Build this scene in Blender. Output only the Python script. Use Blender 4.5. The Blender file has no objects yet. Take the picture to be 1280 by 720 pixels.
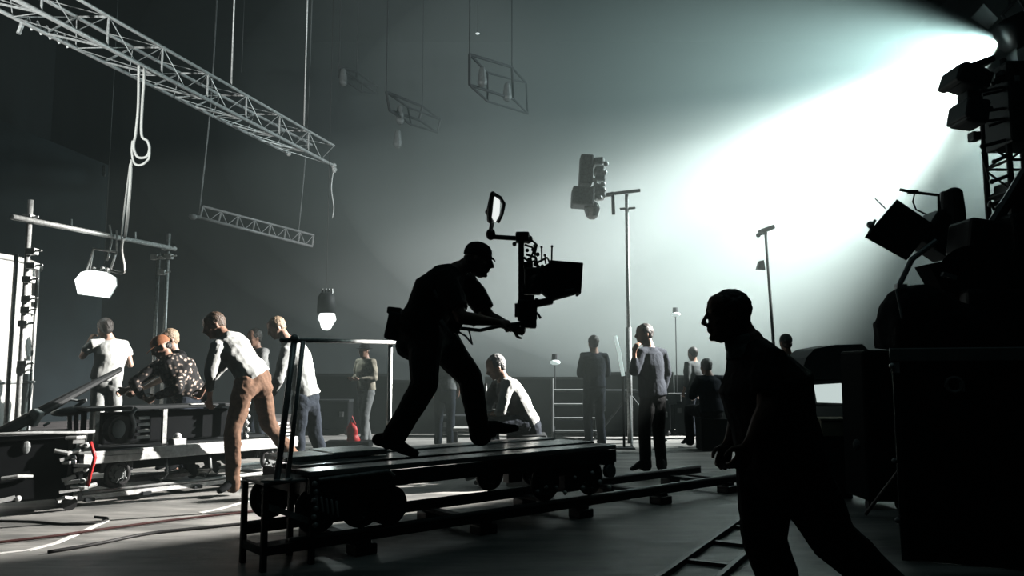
import bpy, math, random
from mathutils import Vector, Matrix
random.seed(7)
PI = math.pi
V = Vector
sc = bpy.context.scene
COL = sc.collection

# ------------------------------------------------------------------ camera
CH = 1.2
FPX = 1000.0
PITCH = math.atan(102 / FPX)
cam = bpy.data.objects.new('camera', bpy.data.cameras.new('camera'))
COL.objects.link(cam)
cam.location = (0, 0, CH)
cam.rotation_euler = (PI / 2 + PITCH, 0, 0)
cam.data.sensor_width = 36
cam.data.lens = 36 * FPX / 1280
cam.data.clip_end = 200
sc.camera = cam
cp, sp = math.cos(PITCH), math.sin(PITCH)


def ray(px, py):
    u = (360 - py) / FPX
    return V(((px - 640) / FPX, cp - u * sp, sp + u * cp))


def U(px, py, Y):            # the point at depth Y
    d = ray(px, py)
    return V((0, 0, CH)) + d * (Y / d.y)


def PZ(px, py, z=0.0):       # the point at height z
    d = ray(px, py)
    return V((0, 0, CH)) + d * ((z - CH) / d.z)


# ------------------------------------------------------------------ materials
MATS = {}


def mat(name, col, rough=0.6, metal=0.0, var=0.15, scale=8.0, bump=0.0, emit=None, es=0.0, stretch=(1, 1, 1), spec=0.5):
    if name in MATS:
        return MATS[name]
    m = bpy.data.materials.new(name)
    m.use_nodes = True
    nt = m.node_tree
    b = nt.nodes['Principled BSDF']
    b.inputs['Roughness'].default_value = rough
    b.inputs['Metallic'].default_value = metal
    b.inputs['Specular IOR Level'].default_value = spec
    tc = nt.nodes.new('ShaderNodeTexCoord')
    mp = nt.nodes.new('ShaderNodeMapping')
    mp.inputs['Scale'].default_value = stretch
    nt.links.new(tc.outputs['Object'], mp.inputs['Vector'])
    n = nt.nodes.new('ShaderNodeTexNoise')
    n.inputs['Scale'].default_value = scale
    n.inputs['Detail'].default_value = 5
    nt.links.new(mp.outputs['Vector'], n.inputs['Vector'])
    r = nt.nodes.new('ShaderNodeValToRGB')
    r.color_ramp.elements[0].position = 0.3
    r.color_ramp.elements[1].position = 0.7
    lo = [max(0, c * (1 - var)) for c in col]
    hi = [min(1, c * (1 + var)) for c in col]
    r.color_ramp.elements[0].color = (*lo, 1)
    r.color_ramp.elements[1].color = (*hi, 1)
    nt.links.new(n.outputs['Fac'], r.inputs['Fac'])
    nt.links.new(r.outputs['Color'], b.inputs['Base Color'])
    if bump:
        bp = nt.nodes.new('ShaderNodeBump')
        bp.inputs['Strength'].default_value = bump
        bp.inputs['Distance'].default_value = 0.02
        nt.links.new(n.outputs['Fac'], bp.inputs['Height'])
        nt.links.new(bp.outputs['Normal'], b.inputs['Normal'])
    if emit:
        b.inputs['Emission Color'].default_value = (*emit, 1)
        b.inputs['Emission Strength'].default_value = es
    MATS[name] = m
    return m


M = dict(
    black=mat('black_metal', (0.012, 0.014, 0.015), 0.45, 0.3),
    blackm=mat('matt_black', (0.008, 0.009, 0.010), 0.9, spec=.08),
    dark=mat('dark_painted', (0.026, 0.03, 0.032), 0.6, 0.1, spec=.25),
    alu=mat('aluminium', (0.72, 0.74, 0.73), 0.4, 0.25, var=.2, scale=20),
    dgalv=mat('dull_tube', (0.10, 0.115, 0.115), 0.6, 0.2, var=.3, scale=30),
    galv=mat('galvanised_tube', (0.55, 0.57, 0.56), 0.45, 0.4, var=.3, scale=30),
    grey=mat('grey_paint', (0.25, 0.27, 0.27), 0.5, 0.1),
    deck=mat('deck_boards', (0.50, 0.52, 0.51), 0.16, 0.15, var=.35, scale=4, stretch=(1, 1, 6)),
    white=mat('white_sheet', (0.50, 0.51, 0.49), 0.7, var=.05, scale=2),
    rubber=mat('rubber', (0.012, 0.012, 0.013), 0.7),
    skin=mat('skin', (0.42, 0.24, 0.17), 0.5, var=.12, scale=14),
    skin2=mat('pale_skin', (0.52, 0.33, 0.25), 0.5, var=.12, scale=14),
    hair_d=mat('dark_hair', (0.02, 0.015, 0.012), 0.5, bump=.6, scale=60),
    hair_b=mat('brown_hair', (0.09, 0.055, 0.035), 0.5, bump=.6, scale=60),
    hair_f=mat('fair_hair', (0.34, 0.25, 0.17), 0.5, bump=.6, scale=60),
    hair_g=mat('grey_hair', (0.25, 0.25, 0.25), 0.5, bump=.6, scale=60),
    c_black=mat('black_cloth', (0.010, 0.011, 0.012), 0.95, bump=.3, scale=40, spec=.2),
    c_navy=mat('navy_cloth', (0.022, 0.028, 0.038), 0.95, bump=.3, scale=40, spec=.2),
    c_white=mat('white_cloth', (0.58, 0.60, 0.58), 0.9, bump=.2, scale=30, var=.06),
    c_grey=mat('light_grey_cloth', (0.38, 0.40, 0.39), 0.9, bump=.2, scale=30),
    c_mid=mat('mid_grey_cloth', (0.2, 0.21, 0.21), 0.9, bump=.2, scale=30),
    c_tan=mat('tan_trousers', (0.18, 0.10, 0.062), 0.9, bump=.3, scale=25, var=.25),
    c_khaki=mat('khaki_cloth', (0.42, 0.38, 0.30), 0.9, bump=.3, scale=16, var=.5),
    c_collar=mat('grey_green_collar', (0.22, 0.30, 0.28), 0.9),
    orange=mat('orange_cap_cloth', (0.30, 0.115, 0.05), 0.8),
    red=mat('red_plastic', (0.65, 0.03, 0.03), 0.5),
    beige=mat('beige_board', (0.35, 0.33, 0.22), 0.7),
    rope=mat('pale_rope', (0.6, 0.61, 0.58), 0.8, bump=.4, scale=80),
    cable=mat('black_cable', (0.012, 0.012, 0.012), 0.6),
    redcable=mat('red_cable', (0.05, 0.009, 0.007), 0.6),
    tape=mat('white_tape', (0.85, 0.85, 0.82), 0.6, var=.1, scale=20),
    lampface=mat('lamp_lens', (0.9, 0.95, 0.92), 0.3, emit=(0.93, 1.0, 0.96), es=2.2),
    lampdim=mat('lamp_tube', (0.8, 0.9, 0.88), 0.3, emit=(0.8, 1.0, 0.95), es=0.55),
    monitor=mat('monitor_screen', (0.5, 0.55, 0.55), 0.3, emit=(0.85, 1.0, 0.97), es=0.65, var=.3, scale=3),
    panel=mat('lit_panel', (0.9, 0.9, 0.9), 0.3, emit=(0.95, 1.0, 0.98), es=0.9),
    pattern=None,
)


def pattern_mat():
    m = bpy.data.materials.new('patterned_knit')
    m.use_nodes = True
    nt = m.node_tree
    b = nt.nodes['Principled BSDF']
    b.inputs['Roughness'].default_value = .9
    tc = nt.nodes.new('ShaderNodeTexCoord')
    v = nt.nodes.new('ShaderNodeTexVoronoi')
    v.inputs['Scale'].default_value = 22
    r = nt.nodes.new('ShaderNodeValToRGB')
    e = r.color_ramp.elements
    e[0].position = .22
    e[0].color = (.62, .50, .42, 1)
    e[1].position = .42
    e[1].color = (.012, .011, .012, 1)
    nt.links.new(tc.outputs['Object'], v.inputs['Vector'])
    nt.links.new(v.outputs['Distance'], r.inputs['Fac'])
    nt.links.new(r.outputs['Color'], b.inputs['Base Color'])
    return m


M['pattern'] = pattern_mat()


# ------------------------------------------------------------------ mesh builder
def ortho(t, ref):
    s = ref - t * ref.dot(t)
    if s.length < 1e-4:
        s = V((1, 0, 0)) - t * t.x
        if s.length < 1e-3:
            s = V((0, 1, 0)) - t * t.y
    return s.normalized()


class MB:
    def __init__(self, T=None):
        self.v, self.f, self.T = [], [], T

    def add(self, vs, fs):
        n = len(self.v)
        self.v += [(self.T @ V(p)) if self.T else V(p) for p in vs]
        self.f += [tuple(i + n for i in f) for f in fs]
        return self

    def box(self, c, s, R=None, taper=1.0):
        c = V(c)
        hx, hy, hz = s[0] / 2, s[1] / 2, s[2] / 2
        vs = []
        for z in (-hz, hz):
            k = taper if z > 0 else 1
            for x, y in ((-hx, -hy), (hx, -hy), (hx, hy), (-hx, hy)):
                p = V((x * k, y * k, z))
                vs.append(c + (R @ p if R else p))
        return self.add(vs, [(3, 2, 1, 0), (4, 5, 6, 7), (0, 1, 5, 4), (1, 2, 6, 5), (2, 3, 7, 6), (3, 0, 4, 7)])

    def loft(self, rings, ref=V((0, 0, 1)), seg=12, rnd=True, power=1.0):
        """rings: (centre, a, b) ellipse half-sizes along ref side and its normal"""
        cs = [V(r[0]) for r in rings]
        n = len(cs)
        R = []
        for i in range(n):
            t = (cs[min(i + 1, n - 1)] - cs[max(i - 1, 0)])
            t = t.normalized() if t.length > 1e-6 else V((0, 0, 1))
            R.append((cs[i], rings[i][1], rings[i][2], t))
        if rnd:
            def capr(r, sg):
                c, a, b, t = r
                m = min(a, b)
                return [(c + t * sg * m * .55, a * .83, b * .83, t), (c + t * sg * m * .9, a * .42, b * .42, t)]
            R = capr(R[0], -1)[::-1] + R + capr(R[-1], 1)
        vs, fs = [], []
        for c, a, b, t in R:
            s = ortho(t, ref)
            u = t.cross(s).normalized()
            for k in range(seg):
                an = 2 * PI * k / seg
                ca, sa = math.cos(an), math.sin(an)
                if power != 1.0:
                    ca = math.copysign(abs(ca) ** power, ca)
                    sa = math.copysign(abs(sa) ** power, sa)
                vs.append(c + s * a * ca + u * b * sa)
        m = len(R)
        for i in range(m - 1):
            for k in range(seg):
                k2 = (k + 1) % seg
                fs.append((i * seg + k, i * seg + k2, (i + 1) * seg + k2, (i + 1) * seg + k))
        vs.append(R[0][0])
        vs.append(R[-1][0])
        for k in range(seg):
            k2 = (k + 1) % seg
            fs.append((m * seg, k2, k))
            fs.append((m * seg + 1, (m - 1) * seg + k, (m - 1) * seg + k2))
        return self.add(vs, fs)

    def tube(self, pts, r, seg=8, ref=V((0.3, 0.2, 1)), rnd=False):
        return self.loft([(p, r, r) for p in pts], ref, seg, rnd)

    def taper(self, p0, p1, r0, r1, seg=12):
        return self.loft([(p0, r0, r0), (p1, r1, r1)], V((0.3, 0.2, 1)), seg, False)

    def ball(self, c, rx, ry=None, rz=None, R=None, seg=12):
        ry = rx if ry is None else ry
        rz = rx if rz is None else rz
        vs, fs = [], []
        c = V(c)
        n = seg // 2
        for i in range(1, n):
            ph = PI * i / n
            for k in range(seg):
                an = 2 * PI * k / seg
                p = V((rx * math.sin(ph) * math.cos(an), ry * math.sin(ph) * math.sin(an), rz * math.cos(ph)))
                vs.append(c + (R @ p if R else p))
        top, bot = V((0, 0, rz)), V((0, 0, -rz))
        vs.append(c + (R @ top if R else top))
        vs.append(c + (R @ bot if R else bot))
        for i in range(n - 2):
            for k in range(seg):
                k2 = (k + 1) % seg
                fs.append((i * seg + k, (i + 1) * seg + k, (i + 1) * seg + k2, i * seg + k2))
        T_, B_ = (n - 1) * seg, (n - 1) * seg + 1
        for k in range(seg):
            k2 = (k + 1) % seg
            fs.append((T_, k, k2))
            fs.append((B_, (n - 2) * seg + k2, (n - 2) * seg + k))
        return self.add(vs, fs)

    def ring(self, c, axis, R, r, seg=24, s2=8):
        axis = V(axis).normalized()
        a = ortho(axis, V((0.1, 0.2, 1)))
        b = axis.cross(a)
        vs, fs = [], []
        for i in range(seg):
            t = 2 * PI * i / seg
            d = a * math.cos(t) + b * math.sin(t)
            for k in range(s2):
                q = 2 * PI * k / s2
                vs.append(V(c) + d * (R + r * math.cos(q)) + axis * r * math.sin(q))
        for i in range(seg):
            for k in range(s2):
                i2, k2 = (i + 1) % seg, (k + 1) % s2
                fs.append((i * s2 + k, i2 * s2 + k, i2 * s2 + k2, i * s2 + k2))
        return self.add(vs, fs)

    def prism(self, poly, off):
        """closed polygon of 3-D points extruded by the vector off"""
        n = len(poly)
        off = V(off)
        vs = [V(p) for p in poly] + [V(p) + off for p in poly]
        fs = [tuple(range(n))[::-1], tuple(range(n, 2 * n))]
        for i in range(n):
            j = (i + 1) % n
            fs.append((i, j, n + j, n + i))
        return self.add(vs, fs)

    def build(self, name, m, parent=None, bevel=0, smooth=False, vox=0, disp=0, dscale=.12, relax=3):
        me = bpy.data.meshes.new(name)
        o0 = parent_world(parent)
        me.from_pydata([tuple(p - o0) for p in self.v], [], self.f)
        me.validate()
        import bmesh
        bm = bmesh.new()
        bm.from_mesh(me)
        bmesh.ops.recalc_face_normals(bm, faces=bm.faces)
        bm.to_mesh(me)
        bm.free()
        if smooth:
            me.polygons.foreach_set('use_smooth', [True] * len(me.polygons))
        me.materials.append(m)
        o = bpy.data.objects.new(name, me)
        COL.objects.link(o)
        if parent:
            o.parent = parent
        if vox:
            r = o.modifiers.new('remesh', 'REMESH')
            r.mode = 'VOXEL'
            r.voxel_size = vox
            r.use_smooth_shade = True
            if relax:
                s = o.modifiers.new('smooth', 'SMOOTH')
                s.factor = .5
                s.iterations = relax
            if disp:
                d = o.modifiers.new('folds', 'DISPLACE')
                d.texture = folds(dscale)
                d.strength = disp
                d.mid_level = .5
                d.texture_coords = 'LOCAL'
        elif bevel:
            b = o.modifiers.new('bevel', 'BEVEL')
            b.width = bevel
            b.segments = 2
            b.limit_method = 'ANGLE'
        return o


def parent_world(p):
    o = V((0, 0, 0))
    while p is not None:
        o = o + p.location
        p = p.parent
    return o


TEX = {}


def folds(s):
    if s not in TEX:
        t = bpy.data.textures.new('cloth_folds', 'CLOUDS')
        t.noise_scale = s
        t.noise_depth = 2
        TEX[s] = t
    return TEX[s]


def tag(o, label=None, cat=None, group=None, kind=None):
    if label:
        o['label'] = label
    if cat:
        o['category'] = cat
    if group:
        o['group'] = group
    if kind:
        o['kind'] = kind
    return o


def thing(name, loc, label, cat, group=None):
    o = bpy.data.objects.new(name, None)
    o.empty_display_size = .1
    COL.objects.link(o)
    o.location = loc
    return tag(o, label, cat, group)


def frame(o, ang, tilt=0):
    """a frame at o turned by ang about z"""
    return Matrix.Translation(V(o)) @ Matrix.Rotation(ang, 4, 'Z') @ Matrix.Rotation(tilt, 4, 'Y')


# ------------------------------------------------------------------ the figures
def head_parts(mb, c, f, up, k, ears=True):
    f = f.normalized()
    up = ortho(f, up)
    l = up.cross(f)
    B = Matrix((f, l, up)).transposed()

    def P(x, y, z):
        return c + (f * x + l * y + up * z) * k
    prof = [(-.118, .058, .020, .022), (-.104, .052, .036, .040), (-.078, .036, .052, .062), (-.045, .018, .063, .083),
            (-.01, .004, .070, .096), (.03, 0, .075, .100), (.065, -.003, .073, .097), (.09, -.006, .062, .084),
            (.108, -.008, .042, .058), (.117, -.008, .015, .02)]
    mb.loft([(P(x, 0, z), b * k, a * k) for z, x, a, b in prof], f, 16, False)
    mb.loft([(P(.090, 0, .026), .008 * k, .008 * k), (P(.108, 0, -.004), .010 * k, .010 * k), (P(.120, 0, -.028), .013 * k, .012 * k)], l, 8)
    mb.ball(P(.106, 0, -.036), .013 * k, .018 * k, .009 * k, B, 8)
    mb.loft([(P(.080, -.042, .030), .009 * k, .010 * k), (P(.094, 0, .034), .010 * k, .012 * k), (P(.080, .042, .030), .009 * k, .010 * k)], up, 8)
    for y in (-.032, .032):
        mb.ball(P(.072, y, .010), .012 * k, None, None, None, 8)
        mb.ball(P(.064, y * 1.35, -.024), .020 * k, .018 * k, .018 * k, B, 8)
        if ears:
            mb.ball(P(-.004, y * 2.4, -.004), .018 * k, .009 * k, .031 * k, B, 10)
    mb.ball(P(.092, 0, -.058), .012 * k, .024 * k, .007 * k, B, 8)
    mb.ball(P(.089, 0, -.070), .012 * k, .021 * k, .008 * k, B, 8)
    mb.ball(P(.078, 0, -.102), .018 * k, .022 * k, .016 * k, B, 8)
    return f, l, up, P, B


def hand(mb, w, d, nrm, side, k, curl=.5, thumb=1):
    """w wrist, d direction, nrm the way the palm faces, side towards the thumb"""
    d = d.normalized()
    side = ortho(d, side)
    nrm = nrm - d * nrm.dot(d)
    nrm = side.cross(d) if nrm.dot(side.cross(d)) > 0 else -side.cross(d)
    mb.loft([(w - d * .02 * k, .028 * k, .021 * k), (w + d * .02 * k, .033 * k, .018 * k), (w + d * .06 * k, .041 * k, .016 * k), (w + d * .088 * k, .040 * k, .013 * k)], side, 10)
    L = [.074, .082, .077, .060]
    for i in range(4):
        off = side * (.030 - .020 * i) * k
        p = w + d * (.083 - .004 * abs(i - 1)) * k + off
        pts = [p]
        a = curl * .5
        for q, fr in enumerate((.45, .30, .25)):
            a += curl * (.55 + .2 * q)
            dd = d * math.cos(a) + nrm * math.sin(a) + side * (.06 * (1.5 - i)) * (1 if q == 0 else 0)
            p = p + dd.normalized() * L[i] * fr * k
            pts.append(p)
        rr = (.0105, .0098, .0088, .0078)
        mb.loft([(pts[j], rr[j] * k, rr[j] * k) for j in range(4)], side, 8)
    b = w + d * .022 * k + side * .026 * k
    p1 = b + (d * .55 + side * .7 + nrm * .35).normalized() * .038 * k
    p2 = p1 + (d * .85 + side * .25 + nrm * .4).normalized() * .030 * k
    p3 = p2 + (d * .9 + nrm * .45).normalized() * .022 * k
    mb.loft([(b, .014 * k, .014 * k), (p1, .0125 * k, .0125 * k), (p2, .011 * k, .011 * k), (p3, .009 * k, .009 * k)], nrm, 8)


def person(label, J, face, shirt, pants, hair='short', hairm=None, skin=None, sleeve=.6, vox=.010, k=1.0, fat=1.0,
           curl=.5, legfat=1.0, shoek=1.0, armfat=1.0, brim=.160, up=None, belt=True, group=None, palm=None, shoe=None, loose=1.0, hatm=None, hem=0.0, name='person', fold=.02):
    """J: world joints pel che nec hea sL eL wL sR eR wR kL aL tL kR aR tR (+ hL hR hand tips, pL pR hips)"""
    skin = skin or M['skin']
    shoe = shoe or M['blackm']
    gz = min(J['tL'].z, J['tR'].z)
    if 'kk' in J:
        k = J.pop('kk')
    base = V(((J['aL'].x + J['aR'].x) / 2, (J['aL'].y + J['aR'].y) / 2, max(0, gz)))
    root = thing(name, base, label, 'person', group)
    lat = (J['sL'] - J['sR']).normalized()
    spine = (J['nec'] - J['pel']).normalized()
    lat_h = lat.copy()
    if 'pL' not in J:
        J['pL'] = J['pel'] + lat_h * .088 * k - spine * .03 * k
        J['pR'] = J['pel'] - lat_h * .088 * k - spine * .03 * k
    front = lat.cross(spine).normalized()
    mid = (J['pel'] + J['che']) / 2
    # -- body
    b = MB()
    hf, hl, hu, HP, HB = head_parts(b, J['hea'], V(face), up or (J['hea'] - J['nec'] + V((0, 0, .3))), k)
    b.loft([(J['nec'] - spine * .03, .066 * k, .062 * k), (J['nec'].lerp(J['hea'], .45) - hf * .012, .055 * k, .057 * k), (J['hea'] - hf * .018 * k - hu * .035 * k, .054 * k, .060 * k)], lat, 12)
    F = fat
    b.loft([(J['pel'] - spine * .04 * k, .110 * k, .085 * k), (J['pel'] + spine * .03, .140 * k * F, .098 * k * F), (mid, .138 * k * F, .100 * k * F), (J['che'], .165 * k * F, .115 * k * F),
            (J['che'].lerp(J['nec'], .6), .155 * k, .098 * k), (J['nec'], .075 * k, .065 * k)], lat, 16)
    ka = k * armfat
    for s in 'LR':
        S, E, W = J['s' + s], J['e' + s], J['w' + s]
        b.loft([(J['che'].lerp(J['nec'], .75), .05 * ka, .05 * ka), (S, .055 * ka, .058 * ka), (S.lerp(E, .4), .047 * ka, .050 * ka), (E, .037 * ka, .040 * ka)], spine, 10)
        b.loft([(E, .037 * ka, .040 * ka), (E.lerp(W, .3), .040 * ka, .038 * ka), (E.lerp(W, .75), .030 * ka, .027 * ka), (W, .026 * ka, .021 * ka)], lat, 10)
        d = (J['h' + s] - W) if 'h' + s in J else (W - E)
        pn = V(palm) if palm else (-lat if s == 'L' else lat)
        hand(b, W, d, pn, front + V((0, 0, .15)), k, curl)
        Pp, K, A, T = J['p' + s], J['k' + s], J['a' + s], J['t' + s]
        b.loft([(Pp, .082 * k, .088 * k), (Pp.lerp(K, .5), .070 * k, .075 * k), (K, .052 * k, .056 * k)], lat, 12)
        b.loft([(K, .052 * k, .056 * k), (K.lerp(A, .3), .052 * k, .056 * k), (K.lerp(A, .7), .038 * k, .040 * k), (A, .034 * k, .037 * k)], lat, 12)
        b.loft([(A, .033 * k, .035 * k), (A.lerp(T, .35), .030 * k, .022 * k)], lat, 10)
    b.build('body', skin, root, vox=vox)
    # -- shirt
    s_ = MB()
    g = 1.0 + .12 * loose
    hemp = J['pel'] - spine * (.03 + hem) * k
    s_.loft([(hemp, .172 * k * F * g, .125 * k * F * g), (J['pel'].lerp(mid, .5), .168 * k * F * g, .122 * k * F * g), (mid, .158 * k * F * g, .118 * k * F * g), (J['che'], .180 * k * F * g, .132 * k * F * g),
             (J['che'].lerp(J['nec'], .6), .162 * k * g, .106 * k * g), (J['nec'] - spine * .01, .082 * k, .074 * k)], lat, 20, False)
    for s in 'LR':
        S, E, W = J['s' + s], J['e' + s], J['w' + s]
        s_.loft([(J['che'].lerp(J['nec'], .78), .062 * ka, .062 * ka), (S, .068 * ka, .072 * ka), (S.lerp(E, min(sleeve, 1) * .5), .062 * ka * g, .066 * ka * g), (S.lerp(E, min(sleeve, 1)), .054 * ka * g, .058 * ka * g)], spine, 12, sleeve > 1)
        if sleeve > 1:
            q = sleeve - 1
            s_.loft([(E, .050 * ka * g, .054 * ka * g), (E.lerp(W, q * .5), .047 * ka * g, .047 * ka * g), (E.lerp(W, q), .036 * ka * g, .036 * ka * g)], lat, 12)
    s_.build('shirt', shirt, root, vox=vox, disp=fold, dscale=.15, relax=2)
    # -- trousers
    t = MB()
    t.loft([(J['pel'] + spine * .05 * k, .158 * k * F, .118 * k * F), (J['pel'], .172 * k * F, .125 * k * F), (J['pel'] - spine * .09 * k, .165 * k * F, .122 * k * F), (J['pel'] - spine * .15 * k, .11 * k * F, .10 * k * F)], lat, 16)
    hm_ = (J['pL'] + J['pR']) / 2
    t.loft([(J['pL'].lerp(J['kL'], .12), .10 * k * legfat, .105 * k * legfat), (hm_, .11 * k * legfat, .115 * k * legfat), (J['pR'].lerp(J['kR'], .12), .10 * k * legfat, .105 * k * legfat)], spine, 14)
    g2 = k * legfat
    for s in 'LR':
        Pp, K, A = J['p' + s], J['k' + s], J['a' + s]
        t.loft([(Pp + spine * .03, .090 * g2, .104 * g2), (Pp.lerp(K, .5), .088 * g2, .096 * g2), (K, .074 * g2, .080 * g2)], lat, 14)
        t.loft([(K, .074 * g2, .080 * g2), (K.lerp(A, .45), .068 * g2, .075 * g2), (K.lerp(A, .85), .064 * g2, .070 * g2), (A, .066 * g2, .072 * g2)], lat, 14)
    t.build('trousers', pants, root, vox=vox, disp=fold * .8, dscale=.13, relax=2)
    if belt:
        bb = MB()
        bb.loft([(J['pel'] + spine * .025 * k, .178 * k * F, .130 * k * F), (J['pel'] + spine * .065 * k, .176 * k * F, .130 * k * F)], lat, 24, False)
        bb.build('belt', M['c_black'], root, smooth=False)
    kb, k = k, k * shoek
    for s in 'LR':
        A, T = J['a' + s], J['t' + s]
        d = (T - A)
        upv = ortho(d.normalized(), V((0, 0, 1)))
        dn = d.normalized()
        sole = (T - A).length
        h = MB()
        heel = A - dn * .02 * k
        fd = ortho(upv, dn)
        # foot axis runs from heel to toe along the sole
        if abs(dn.z) > .3:
            ax = (T - (A - V((0, 0, .075 * k)))).normalized()
        else:
            ax = dn
        sl = ax.cross(V((0, 0, 1))).normalized()
        us = sl.cross(ax).normalized()
        a0 = T - ax * .265 * k + us * .035 * k
        h.loft([(a0, .035 * k, .036 * k), (a0 + ax * .05 * k + us * .012 * k, .040 * k, .045 * k), (a0 + ax * .12 * k + us * .008 * k, .043 * k, .042 * k), (a0 + ax * .19 * k - us * .008 * k, .048 * k, .030 * k), (a0 + ax * .245 * k - us * .013 * k, .038 * k, .023 * k)], sl, 12)
        h.loft([(A + (J['k' + s] - A).normalized() * .05 * k, .044 * k, .046 * k), (A, .044 * k, .048 * k), (a0 + ax * .07 * k, .040 * k, .04 * k)], sl, 10)
        h.build('shoe', shoe, root, vox=vox)
    k = kb
    hairm = hairm or M['hair_d']
    if hair in ('short', 'long', 'bun'):
        h = MB()
        h.ball(HP(-.020, 0, .040), .103 * k, .087 * k, .097 * k, HB, 20)
        h.ball(HP(-.045, 0, -.005), .068 * k, .073 * k, .072 * k, HB, 16)
        if hair == 'long':
            h.ball(HP(-.065, 0, -.05), .05 * k, .062 * k, .075 * k, HB, 14)
            h.ball(HP(-.085, 0, -.11), .036 * k, .045 * k, .06 * k, HB, 12)
        h.build('hair', hairm, root, vox=vox, disp=.012, dscale=.03, relax=1)
    elif hair in ('cap', 'hat'):
        h = MB()
        h.ball(HP(-.045, 0, -.012), .064 * k, .070 * k, .060 * k, HB, 14)
        h.build('hair', hairm, root, vox=vox, disp=.01, dscale=.03, relax=1)
        h = MB()
        h.loft([(HP(-.006, 0, .028), .106 * k, .084 * k), (HP(-.008, 0, .07), .103 * k, .081 * k), (HP(-.010, 0, .100), .088 * k, .069 * k), (HP(-.010, 0, .122), .062 * k, .048 * k), (HP(-.010, 0, .134), .022 * k, .018 * k)], hf, 20, False)
        if hair == 'cap':
            h.loft([(HP(.075, 0, .035), .070 * k, .006 * k), (HP(.115, 0, .026), .066 * k, .006 * k), (HP(brim, 0, .012), .040 * k, .005 * k)], hl, 14)
        else:
            h.loft([(HP(-.004, 0, .030), .150 * k, .135 * k), (HP(-.004, 0, .040), .150 * k, .135 * k)], hf, 24, False)
        h.build('cap' if hair == 'cap' else 'hat', hatm or M['c_black'], root, vox=min(vox, .008), relax=1)
    return root, HP, front, lat, spine


def stand(x, y, th, k=1.0, z=0.0, arms='down', lean=0.0, step=0.0, twist=0.0):
    """joints of a standing figure at x, y facing the world angle th"""
    f = V((math.cos(th), math.sin(th), 0))
    l = V((-f.y, f.x, 0))
    o = V((x, y, z))

    def P(a, b, c):
        return o + (f * a + l * b) * k + V((0, 0, c * k))
    sl, cl = math.sin(lean), math.cos(lean)

    def T(a, b, c):          # on the leaning trunk
        c2 = c - .95
        return P(a * cl + c2 * sl, b, .95 + c2 * cl - a * sl)
    J = dict(pel=P(0, 0, .95), che=T(.01, 0, 1.25), nec=T(0, 0, 1.47), hea=T(.03, 0, 1.61))
    for s, q in (('L', 1), ('R', -1)):
        J['s' + s] = T(0, q * .185, 1.41)
        if arms == 'down':
            J['e' + s] = T(-.02, q * .23, 1.13)
            J['w' + s] = T(.07, q * .22, .90)
        elif arms == 'front':
            J['e' + s] = T(.02, q * .23, 1.13)
            J['w' + s] = T(.24, q * .10, 1.12)
        elif arms == 'face':
            J['e' + s] = T(.14, q * .24, 1.17)
            J['w' + s] = T(.16, q * .10, 1.40)
        elif arms == 'hips':
            J['e' + s] = T(-.06, q * .36, 1.16)
            J['w' + s] = T(.06, q * .20, 1.02)
        elif arms == 'push':
            J['e' + s] = T(.20, q * .22, 1.20)
            J['w' + s] = P(.55, q * .2, 1.0)
        st = step * q
        J['k' + s] = P(.04 + st * .5, q * .10, .50)
        J['a' + s] = P(st - .02, q * .11, .09)
        J['t' + s] = P(st + .19, q * .14, .035)
    return J, f


# ------------------------------------------------------------------ the setting
def struct(o):
    o['kind'] = 'structure'
    return o


def floor_mat():
    m = bpy.data.materials.new('scuffed_stage_floor')
    m.use_nodes = True
    nt = m.node_tree
    b = nt.nodes['Principled BSDF']
    tc = nt.nodes.new('ShaderNodeTexCoord')
    mp = nt.nodes.new('ShaderNodeMapping')
    mp.inputs['Rotation'].default_value = (0, 0, -.6)
    mp.inputs['Scale'].default_value = (.5, 2.2, 1)
    nt.links.new(tc.outputs['Object'], mp.inputs['Vector'])
    n1 = nt.nodes.new('ShaderNodeTexNoise')
    n1.inputs['Scale'].default_value = 1.3
    n1.inputs['Detail'].default_value = 8
    n1.inputs['Roughness'].default_value = .65
    nt.links.new(mp.outputs['Vector'], n1.inputs['Vector'])
    r = nt.nodes.new('ShaderNodeValToRGB')
    r.color_ramp.elements[0].position = .40
    r.color_ramp.elements[0].color = (.17, .172, .165, 1)
    r.color_ramp.elements[1].position = .62
    r.color_ramp.elements[1].color = (.46, .455, .43, 1)
    nt.links.new(n1.outputs['Fac'], r.inputs['Fac'])
    nt.links.new(r.outputs['Color'], b.inputs['Base Color'])
    n2 = nt.nodes.new('ShaderNodeTexNoise')
    n2.inputs['Scale'].default_value = 9
    n2.inputs['Detail'].default_value = 6
    nt.links.new(mp.outputs['Vector'], n2.inputs['Vector'])
    mr = nt.nodes.new('ShaderNodeMapRange')
    mr.inputs['To Min'].default_value = .28
    mr.inputs['To Max'].default_value = .7
    nt.links.new(n2.outputs['Fac'], mr.inputs['Value'])
    nt.links.new(mr.outputs['Result'], b.inputs['Roughness'])
    bp = nt.nodes.new('ShaderNodeBump')
    bp.inputs['Strength'].default_value = .35
    bp.inputs['Distance'].default_value = .01
    nt.links.new(n2.outputs['Fac'], bp.inputs['Height'])
    nt.links.new(bp.outputs['Normal'], b.inputs['Normal'])
    return m


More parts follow.
